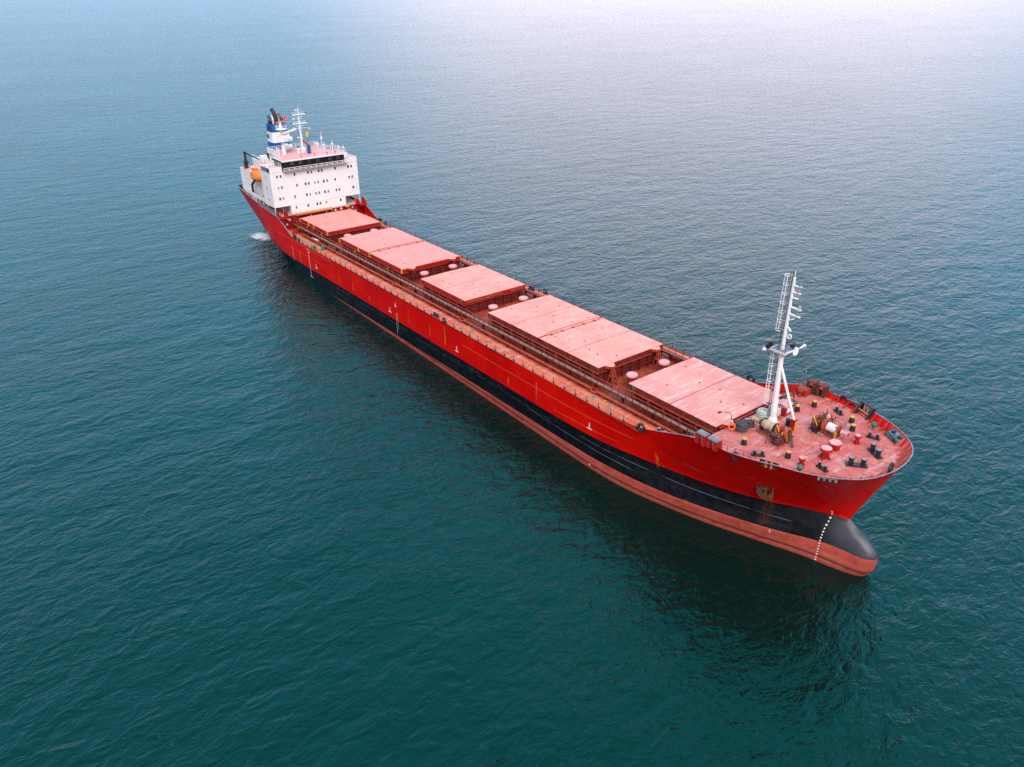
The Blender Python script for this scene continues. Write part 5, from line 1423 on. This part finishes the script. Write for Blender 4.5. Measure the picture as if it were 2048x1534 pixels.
b = MB(); b.tube([(131.1, -5.1, 11.85), (131.1, -5.1, 13.6), (131.0, -5.3, 14.0), (130.6, -6.0, 14.25)], .05, 6); b.obox((130.3, -6.5, 14.25), (.35, .5, .12)); b.build('deck_lamp', 'rail_dark', ship)
b = MB(); b.lathe([(.15, 0), (.15, .9), (.42, .95), (.42, 1.4), (.3, 1.6)], c=(131.6, 8.6, 11.9), n=14); b.build('ventilator_hood', 'orange_rust', ship)
b = MB(); b.box(130.8, 132.2, 9.0, 10.2, 11.8, 12.9); b.cyl((130.9, 9.2, 12.9), (130.9, 9.2, 14.2), .06); b.cyl((131.0, 10, 12.9), (131.0, 10.0, 13.8), .05); b.build('sounding_locker', 'red_worn', ship)
b = MB(); b.ext([(132.0, 6.6, 12.0), (132.3, 6.6, 12.0), (131.9, 6.6, 13.6), (131.7, 6.6, 13.6)], (0, .12, 0)); b.build('deck_bracket', 'red_paint', ship)
b = MB(); b.tube([(132.75, 1.0, 11.95), (132.75, 1.0, 12.9), (132.9, .9, 13.1)], .16, 10); b.lathe([(.34, 0), (.3, .12)], c=(132.9, .9, 13.1), n=14); b.build('gooseneck_vent', 'white_paint', ship)
# catwalk on the fore end of hatch 5
b = MB(); b.box(130.35, 130.6, -6.3, 6.3, 11.9, 12.0); b.tube([(130.5, -4, 11.9), (130.5, 4, 11.95)], .08, 6); b.build('hatch_end_pipe', 'red_worn', ship)

# ------------------------------------------------------------------ marks painted on the shell
def on_shell(x, z, sd=-1, off=.02): return Vector((x, sd * (half(x, z) + off), z))
def mark(quads, name='hull_mark', mat='mark_paint', sd=-1, thick=.02):
    m = MB()
    for x0, x1, z0, z1 in quads:
        p = [on_shell(x0, z0, sd, .012), on_shell(x1, z0, sd, .012), on_shell(x1, z1, sd, .012), on_shell(x0, z1, sd, .012)]
        m.ext(p, (0, sd * thick, 0))
    return m.build(name, mat, ship)
for sd in (-1, 1):
    for x in (21.3, 55.0, 78.5, 112.2):
        mark([(x - .50, x + .50, 5.18, 5.36), (x - .09, x + .09, 5.36, 6.2)], 'tug_mark', sd=sd)
    mark([(57.15, 57.7, 7.0, 7.2), (57.3, 57.55, 7.2, 7.6), (57.38, 57.47, 7.6, 7.9)], 'load_line', sd=sd)
    q = []
    for i in range(30):
        z = 2.4 + .2 * i; q.append((17.65 - .14 + .28 * (i % 2) * .3, 17.65 + .12, z, z + .10))
    q += [(17.1, 18.6, 2.2, 2.28), (16.7, 18.2, 8.65, 8.75), (17.3, 18.7, 8.2, 8.28)]
    mark(q, 'draft_marks', sd=sd)
    q = [(57.36, 57.44, 1.3 + .25 * i, 1.45 + .25 * i) for i in range(18)] + [(57.9, 57.96, 2.5 + .25 * i, 2.62 + .25 * i) for i in range(14)]
    mark(q, 'draft_marks', mat='mark_paint', sd=sd)
    q = []
    for i in range(19):
        z = -2.6 + .4 * i; x = 144.1
        w = .095 if i % 2 == 0 else .07
        q.append((x - w, x + w, z, z + .17))
    mark(q, 'draft_marks', sd=sd)
    mark([(112.4, 112.9, -.52, -.46), (112.62, 112.68, -.7, -.3)], 'hull_mark', sd=sd)
    mark([(138.6, 139.0, .45, .5), (138.78, 138.84, .2, .85)], 'hull_mark', sd=sd)
# hawse recess
for sd in (-1, 1):
    x, z = 138.2, 7.6
    h = MB(); p = on_shell(x, z, sd, .0)
    h.lathe([(.75, -.1), (.85, .05), (.7, .12), (.5, -.05)], c=p, axis=(.35, sd * .85, -.35), n=20)
    h.build('hawse_pipe', 'casing_brown', ship)
    b = MB()
    for dx in (-1.3, 1.3): 
        a, c_ = on_shell(x + dx - .5, 8.75, sd, .02), on_shell(x + dx + .5, 8.6, sd, .02)
        b.bar(a, c_, .06, .08)
    b.build('bolster_bar', 'red_paint', ship)

# ------------------------------------------------------------------ loose things aboard
# anchor housed in the starboard hawse
def anchor(x, z, sd, label):
    p = on_shell(x, z, sd, .25)
    t = thing('anchor', label, 'anchor', p)
    b = MB()
    b.bar((0, 0, -.95), (0, -sd * .25, .55), .26, .26)
    b.build('shank', 'anchor_rust', t)
    b = MB()
    b.obox((0, sd * .05, -.95), (1.2, .5, .55))
    b.build('crown', 'anchor_rust', t)
    for sx in (-1, 1):
        b = MB()
        b.ext([(sx * .45, sd * .15, -1.15), (sx * 1.05, sd * .22, -1.0), (sx * 1.15, sd * .20, -.3), (sx * .95, sd * .10, .75), (sx * .78, sd * .10, .05), (sx * .55, sd * .15, -.55)], (0, -sd * .22, 0))
        b.build('fluke', 'anchor_rust', t)
anchor(138.3, 7.2, -1, "rusty brown ship anchor housed against the red bow side")

# enclosed lifeboat in its davit
t = thing('lifeboat', "bright orange enclosed lifeboat hanging in black davits beside the white deckhouse", 'lifeboat', (-14.8, -9.2, 18.2))
def loft(sections, name, mat, parent, cap=True):
    m = MB(); n = len(sections[0]); vs = [p for s in sections for p in s]; fs = []
    for i in range(len(sections) - 1):
        for k in range(n): l = (k + 1) % n; fs.append((i * n + k, i * n + l, (i + 1) * n + l, (i + 1) * n + k))
    fs += [tuple(range(n)), tuple((len(sections) - 1) * n + k for k in range(n))[::-1]]
    m.add(vs, fs); return m.build(name, mat, parent, sharp=45)
secs = []
for u in np.linspace(-1, 1, 15):
    w = 1.35 * max(.06, (1 - abs(u) ** 2.6)) ; kz = .95 * abs(u) ** 3
    secs.append([(u * 4.0, w * math.sin(a), kz + (1.45 - kz) * (1 - math.cos(a)) if abs(a) <= math.pi / 2 else 1.45) for a in np.linspace(-math.pi / 2, math.pi / 2, 11)])
loft(secs, 'boat_hull', 'lifeboat_orange', t)
secs = []
for u in np.linspace(-1, 1, 13):
    w = 1.22 * max(.08, (1 - abs(u) ** 3)); hh = 1.35 * max(.1, (1 - abs(u) ** 3.5))
    secs.append([(u * 3.6, w * math.cos(a), 1.42 + hh * math.sin(a) ** .7 if math.sin(a) > 1e-6 else 1.42) for a in np.linspace(0, math.pi, 11)])
loft(secs, 'canopy', 'lifeboat_orange', t)
b = MB(); b.obox((-1.0, 0, 2.95), (1.6, 1.2, .55)); b.build('conning_hatch', 'lifeboat_orange', t)
b = MB(); b.box(-.9, .3, -1.26, -1.16, 1.6, 2.35); b.build('boat_door', 'lifeboat_orange', t)
b = MB()
for s2 in np.linspace(-3.2, 3.2, 9): b.tube([(s2 - .3, -1.38, 1.42), (s2, -1.40, 1.15), (s2 + .3, -1.38, 1.42)], .03, 5)
b.build('grab_line', 'rope_cream', t)
b = MB()
for x in (-2.9, 2.9): b.cyl((x, 0, 2.2), (x, .2, 4.0), .05, n=6)
b.build('boat_fall', 'soot', t)

# accommodation ladder stowed along the poop side
t = thing('gangway', "long grey aluminium gangway stowed along the starboard poop edge", 'gangway', (-5.0, -11.0, 12.75), R_(-1.6))
b = MB()
for z in (0, .95): b.box(-7.0, 7.0, -.12, .0, z, z + .16)
for x in np.linspace(-6.9, 6.9, 22): b.box(x - .05, x + .05, -.10, -.02, .1, 1.0)
b.build('side_frame', 'grey_paint', t)
b = MB(); b.box(-7.0, 7.0, -.04, .08, .08, .95); b.build('step_panel', 'cap_rail', t)
b = MB(); b.box(7.0, 7.18, -.15, .1, .0, 1.1); b.build('end_plate', 'yellow_paint', t)

def coil(name, label, loc, R, r, layers, mat, hole=.45, seed=0):
    t = thing(name, label, 'rope coil', loc, group='mooring rope coils on the forecastle')
    rr = random.Random(seed); b = MB(); pts = []
    z = r
    for k in range(layers):
        rad = R * (1 - .14 * (k / max(1, layers - 1)) ** 2)
        turns = 3 if k == layers - 1 else 1
        for q in range(turns):
            rd = rad - q * 2 * r * .95
            b.torus((rr.uniform(-.05, .05), rr.uniform(-.05, .05), z + rr.uniform(-.02, .02)), rd + rr.uniform(-.04, .04), r, (rr.uniform(-.06, .06), rr.uniform(-.06, .06), 1), 30, 7)
        z += 1.75 * r
    for q in range(3): b.torus((0, 0, z - 2.2 * r - q * .05), R * (.55 - .16 * q), r, (rr.uniform(-.15, .15), rr.uniform(-.15, .15), 1), 24, 7)
    b.build('coiled_rope', mat, t, sharp=80)
    q = MB(); q.box(-R * 1.05, R * 1.05, -R * .95, R * .95, -.12, .0); q.build('dunnage_board', 'wood', t)
    return t
coil('rope_coil', "dark grey tall rope coil at the corner of the foremost hatch", V(132.5, -4.75, .14), .70, .075, 8, 'rope_dark', seed=1)
t = coil('rope_coil', "dark rope coil with a pale blue line on top, behind the tall grey coil", V(132.3, -3.05, .14), .62, .075, 6, 'rope_dark', seed=2)
b = MB(); b.tube([(-.4, -.3, .76), (-.25, -.1, .86), (0, .1, .82), (.1, .3, .88), (-.15, .4, .8)], .08, 7); b.build('light_line', 'rope_pale', t)
coil('rope_coil', "pale green rope coil between the hatch front and the starboard windlass", V(132.1, .05, .14), .78, .085, 7, 'rope_pale', seed=3)
coil('rope_coil', "cream white rope coil heaped against the foot of the foremast", V(132.55, 1.75, .14), .72, .09, 7, 'rope_cream', seed=4)

t = thing('net_heap', "heap of dark green netting and rope with a yellow line behind the red box", 'net', V(132.2, 5.4, .02))
rr = random.Random(9); b = MB(); c = MB()
for k in range(26):
    a = rr.uniform(0, 6.28); R1 = rr.uniform(.3, 1.1)
    b.torus((rr.uniform(-.7, .7), rr.uniform(-.9, .9), .12 + rr.uniform(0, .55)), R1 * .55, .06, (rr.uniform(-.5, .5), rr.uniform(-.5, .5), 1), 16, 5)
b.build('netting', 'net_green', t, sharp=80)
c.tube([(.6, -1.3, .3), (.2, -.9, .7), (.4, -.3, .75), (-.2, .2, .9), (-.4, .9, .8), (.1, 1.3, .5)], .07, 6); c.tube([(-.2, .3, .9), (-.5, .0, 1.0), (-.7, .4, .7)], .07, 6); c.build('yellow_line', 'yellow_paint', t)

t = thing('deck_box', "red steel locker with a white notice beside the foremast foot", 'locker', V(133.0, 3.0, .0), .12)
b = MB(); b.box(-.75, .75, -.85, .85, 0, 1.35); b.build('box_body', 'red_paint', t)
b = MB(); b.ext([(-.85, -.95, 1.35), (.85, -.95, 1.35), (.85, .95, 1.35), (-.85, .95, 1.35)], (0, 0, .06)); b.ext([(-.85, -.95, 1.41), (-.85, .95, 1.41), (0, .95, 1.72), (0, -.95, 1.72)], (.02, 0, 0)) if False else None
b.ext([(-.8, -.9, 1.41), (-.8, .9, 1.41), (0, .9, 1.66), (0, -.9, 1.66)], (0, 0, .05)); b.ext([(.8, -.9, 1.41), (.8, .9, 1.41), (0, .9, 1.66), (0, -.9, 1.66)], (0, 0, .05)); b.build('box_lid', 'tile_pink', t)
b = MB(); b.box(.75, .77, -.5, .45, .45, 1.15); b.build('notice_panel', 'white_paint', t)

t = thing('lifebuoy', "small orange lifebuoy hung on a post beside the tall grey rope coil", 'lifebuoy', V(131.7, -5.75, .0))
b = MB(); b.torus((.15, -.1, .75), .36, .10, (.7, -.7, .1), 22, 8); b.build('ring', 'orange_plastic', t)
b = MB(); b.cyl((0, 0, 0), (0, 0, 1.3), .05, n=8); b.build('post', 'rail_dark', t)
b = MB(); b.cyl((0, 0, 1.3), (0, 0, 1.55), .09, n=8); b.build('buoy_light', 'white_paint', t)

# drums and bundles on the after main deck
t = thing('barrel', "blue and white barrel lying on the port side deck near the deckhouse", 'barrel', (6.8, 10.3, ZD))
b = MB(); b.cyl((0, 0, .45), (1.3, 0, .45), .42, n=18); b.build('barrel_body', 'blue_paint', t); b = MB(); b.cyl((-.7, 0, .45), (0, 0, .45), .425, n=18); b.build('barrel_end', 'white_paint', t)
t = thing('barrel', "bright red barrel beside the blue and white barrel on the port deck", 'barrel', (8.9, 10.2, ZD))
b = MB(); b.lathe([(.40, 0), (.42, .3), (.40, .32), (.42, .6), (.40, .62), (.40, .95), (.02, .96)], n=18); b.build('barrel_body', 'flag_red', t)
t = thing('canvas_bundle', "white canvas bundle lying beside the red pipe on the starboard deck", 'bundle', (14.6, -8.1, ZD + .02), .5)
b = MB(); b.tube([(-.9, 0, .25), (-.5, .05, .32), (0, 0, .36), (.5, .03, .32), (.9, 0, .22)], [.16, .28, .32, .27, .14], 12); b.build('canvas', 'white_worn', t, sharp=80)
t = thing('marker_buoy', "small orange ball buoy on the starboard deck by the red pipe", 'buoy', (13.0, -8.15, ZD))
b = MB(); b.lathe([(.05, 0), (.25, .08), (.34, .32), (.25, .56), (.08, .64), (.06, .72)], n=16); b.build('buoy_ball', 'orange_plastic', t, sharp=80)

# flags flying from the signal mast
def flag(name, label, loc, L, H, mat, az, crescent=False):
    t = thing(name, label, 'flag', loc, R_(az))
    nx, nz = 8, 4
    def P(i, k, off=0.0):
        u, w = i / nx, k / nz
        return (u * L, .16 * L * math.sin(u * 5.5 + w) * u + off, w * H - .18 * L * u ** 1.5)
    b = MB(); vs = []; fs = []
    for s2 in (-.012, .012):
        for i in range(nx + 1):
            for k in range(nz + 1): vs.append(P(i, k, s2))
    o = (nx + 1) * (nz + 1)
    for i in range(nx):
        for k in range(nz):
            a = i * (nz + 1) + k; fs.append((a, a + nz + 1, a + nz + 2, a + 1)); fs.append((o + a + 1, o + a + nz + 2, o + a + nz + 1, o + a))
    b.add(vs, fs); b.build('cloth', mat, t, sharp=80)
    if crescent:
        for s2 in (-.03, .03):
            b = MB(); out = []; R0 = H * .30; cx, cz = L * .46, H * .48
            for a in np.linspace(R_(40), R_(320), 15): out.append((cx + R0 * math.cos(a), cz + R0 * math.sin(a)))
            for a in np.linspace(R_(312), R_(48), 15): out.append((cx + R0 * .26 + R0 * .78 * math.cos(a), cz + R0 * .78 * math.sin(a)))
            def W(x, z): u = x / L; return (x, .16 * L * math.sin(u * 5.5 + z / H) * u + s2, z - .18 * L * u ** 1.5)
            n = 15
            b.add([W(*p) for p in out], [(i, i + 1, 2 * n - 2 - i, 2 * n - 1 - i) for i in range(n - 1)])
            b.build('crescent', 'white_paint', t)
flag('flag', "small red flag with a white crescent flying left of the signal mast", (-7.2, -2.4, 33.1), 1.0, .85, 'flag_red', 212, True)
flag('flag', "yellow flag drooping right of the signal mast near its lower yard", (-6.0, 2.0, 30.9), .65, .36, 'flag_yellow', 60)
t = thing('signal_buoy', "orange yellow float on a short staff at the back of the bridge roof", 'buoy', (-12.4, 4.4, 25.47))
b = MB(); b.cyl((0, 0, 0), (0, 0, 2.6), .06, n=8); b.build('staff', 'soot', t)
b = MB(); b.lathe([(.1, 0), (.32, .3), (.36, .8), (.25, 1.3), (.02, 1.5)], c=(0, 0, 2.2), n=14); b.build('float', 'flag_yellow', t)
b = MB()

# ------------------------------------------------------------------ water
def water_material():
    m, t, b = nt('sea_water')
    g = t.nodes.new("ShaderNodeNewGeometry")
    def mp(scale, rot=0.0, loc=(0, 0, 0)):
        n = t.nodes.new("ShaderNodeMapping"); n.vector_type = 'POINT'
        n.inputs['Rotation'].default_value = (0, 0, rot); n.inputs['Scale'].default_value = scale; n.inputs['Location'].default_value = loc
        t.links.new(g.outputs['Position'], n.inputs[0]); return n.outputs[0]
    # waves run along x: short in x, long-crested in y
    h1 = noise(t, mp((.15, .07, 1), .06), 1.0, 2, .5, .3)
    h2 = noise(t, mp((.50, .28, 1), -.12, (7, 3, 0)), 1.0, 3, .5, .9)
    h3 = noise(t, mp((1.35, .80, 1), .25, (3, 9, 0)), 1.0, 3, .6, .8)
    h4 = noise(t, mp((5.5, 3.8, 1), -.4), 1.0, 2, .6, .3)
    patch = ramp(t, noise(t, mp((.016, .008, 1), .5), 1.0, 4, .6), .30, .70)
    gust = mth(t, 'ADD', mth(t, 'MULTIPLY', patch, .75), .65)
    h = mth(t, 'MULTIPLY', h1, .60)
    h = mth(t, 'ADD', h, mth(t, 'MULTIPLY', h2, .39))
    h = mth(t, 'ADD', h, mth(t, 'MULTIPLY', mth(t, 'MULTIPLY', h3, gust), .16))
    h = mth(t, 'ADD', h, mth(t, 'MULTIPLY', mth(t, 'MULTIPLY', h4, gust), .026))
    bump(t, b, h, 1.0, 1.0)
    tint = noise(t, mp((.006, .006, 1)), 1.0, 3, .5)
    col = mixc(t, ramp(t, tint, .3, .7), (0.0003, 0.0075, 0.0062), (0.0005, 0.011, 0.0085))
    t.links.new(col, b.inputs['Base Color'])
    b.inputs['Roughness'].default_value = 0.10
    b.inputs['IOR'].default_value = 1.42
    b.inputs['Specular Tint'].default_value = (0.10, 1.0, 0.88, 1)
    MAT['sea_water'] = m
water_material()
m = MB()
R0 = [0, 60, 120, 200, 300, 450, 700, 1100, 1800, 3000, 5000, 9000, 16000, 30000, 60000]
n = 72; vs = [(90, -10, 0)]; fs = []
for r in R0[1:]:
    for k in range(n): vs.append((90 + r * math.cos(2 * math.pi * k / n), -10 + r * math.sin(2 * math.pi * k / n), 0))
for k in range(n): fs.append((0, 1 + k, 1 + (k + 1) % n))
for i in range(len(R0) - 2):
    for k in range(n):
        l = (k + 1) % n; fs.append((1 + i * n + k, 1 + (i + 1) * n + k, 1 + (i + 1) * n + l, 1 + i * n + l))
m.add(vs, fs)
tag(m.build('water', 'sea_water'), kind='structure')

# foam: the propeller wash under the stern and scattered flecks
def foam_material():
    m, t, b = nt('sea_foam')
    v = coords(t, 'Object')
    s = t.nodes.new("ShaderNodeSeparateXYZ"); t.links.new(v, s.inputs[0])
    n1 = noise(t, v, .55, 8, .72, 1.2)
    r2 = mth(t, 'ADD', mth(t, 'POWER', mth(t, 'DIVIDE', s.outputs[0], 5.4), 2), mth(t, 'POWER', mth(t, 'DIVIDE', s.outputs[1], 3.6), 2))
    k = mth(t, 'SUBTRACT', mth(t, 'ADD', n1, .42), mth(t, 'MULTIPLY', r2, .55))
    a = mth(t, 'MULTIPLY', ramp(t, k, .52, .92), .75)
    b.inputs['Base Color'].default_value = (.85, .85, .88, 1)
    b.inputs['Roughness'].default_value = .7
    t.links.new(a, b.inputs['Alpha'])
    MAT['sea_foam'] = m
foam_material()
m = MB()
for i in range(14):
    for k in range(10):
        pass
nx, ny = 24, 16; vs = []; fs = []
for i in range(nx + 1):
    for k in range(ny + 1):
        x, y = -7 + 14 * i / nx, -5 + 10 * k / ny
        vs.append((x, y, .05 + .22 * max(0, 1 - (x / 6) ** 2 - (y / 4.2) ** 2) * (1 + .6 * math.sin(x * 2.1 + y * 1.3))))
for i in range(nx):
    for k in range(ny): a = i * (ny + 1) + k; fs.append((a, a + ny + 1, a + ny + 2, a + 1))
m.add(vs, fs)
o = m.build('foam', 'sea_foam'); o.location = (-21.5, -8.3, 0.02); o.rotation_euler = (0, 0, .15)
tag(o, kind='stuff')

# thin soot-grey exhaust drifting aft of the big funnel pipe
def smoke():
    m = bpy.data.materials.new('exhaust_smoke'); m.use_nodes = True; t = m.node_tree; t.nodes.clear()
    out = t.nodes.new("ShaderNodeOutputMaterial"); v = t.nodes.new("ShaderNodeVolumePrincipled")
    v.inputs['Color'].default_value = (.10, .09, .14, 1)
    c = coords(t, 'Object'); s = t.nodes.new("ShaderNodeSeparateXYZ"); t.links.new(c, s.inputs[0])
    rad = mth(t, 'SQRT', mth(t, 'ADD', mth(t, 'POWER', s.outputs[1], 2), mth(t, 'POWER', s.outputs[2], 2)))
    k = mth(t, 'MULTIPLY', ramp(t, rad, 1.0, .1), ramp(t, noise(t, c, 1.0, 4, .6, .6), .42, .68))
    ends = mth(t, 'MULTIPLY', ramp(t, s.outputs[0], -3.5, .5), ramp(t, s.outputs[0], 5.0, 3.0))
    t.links.new(mth(t, 'MULTIPLY', mth(t, 'MULTIPLY', k, ends), .22), v.inputs['Density'])
    t.links.new(v.outputs[0], out.inputs['Volume'])
    MAT['exhaust_smoke'] = m
smoke()
b = MB(); b.tube([(-5.5, 0, 0), (-3, 0, 0), (0, 0, 0), (3, 0, 0), (5.2, 0, 0)], [1.1, 1.1, 1.0, .8, .4], 14)
o = b.build('smoke', 'exhaust_smoke')
o.matrix_world = SHIP @ Matrix.Translation((-24.6, -3.2, 36.0)) @ Matrix.Rotation(R_(38), 4, 'Z') @ Matrix.Rotation(R_(18), 4, 'Y')
tag(o, kind='stuff')
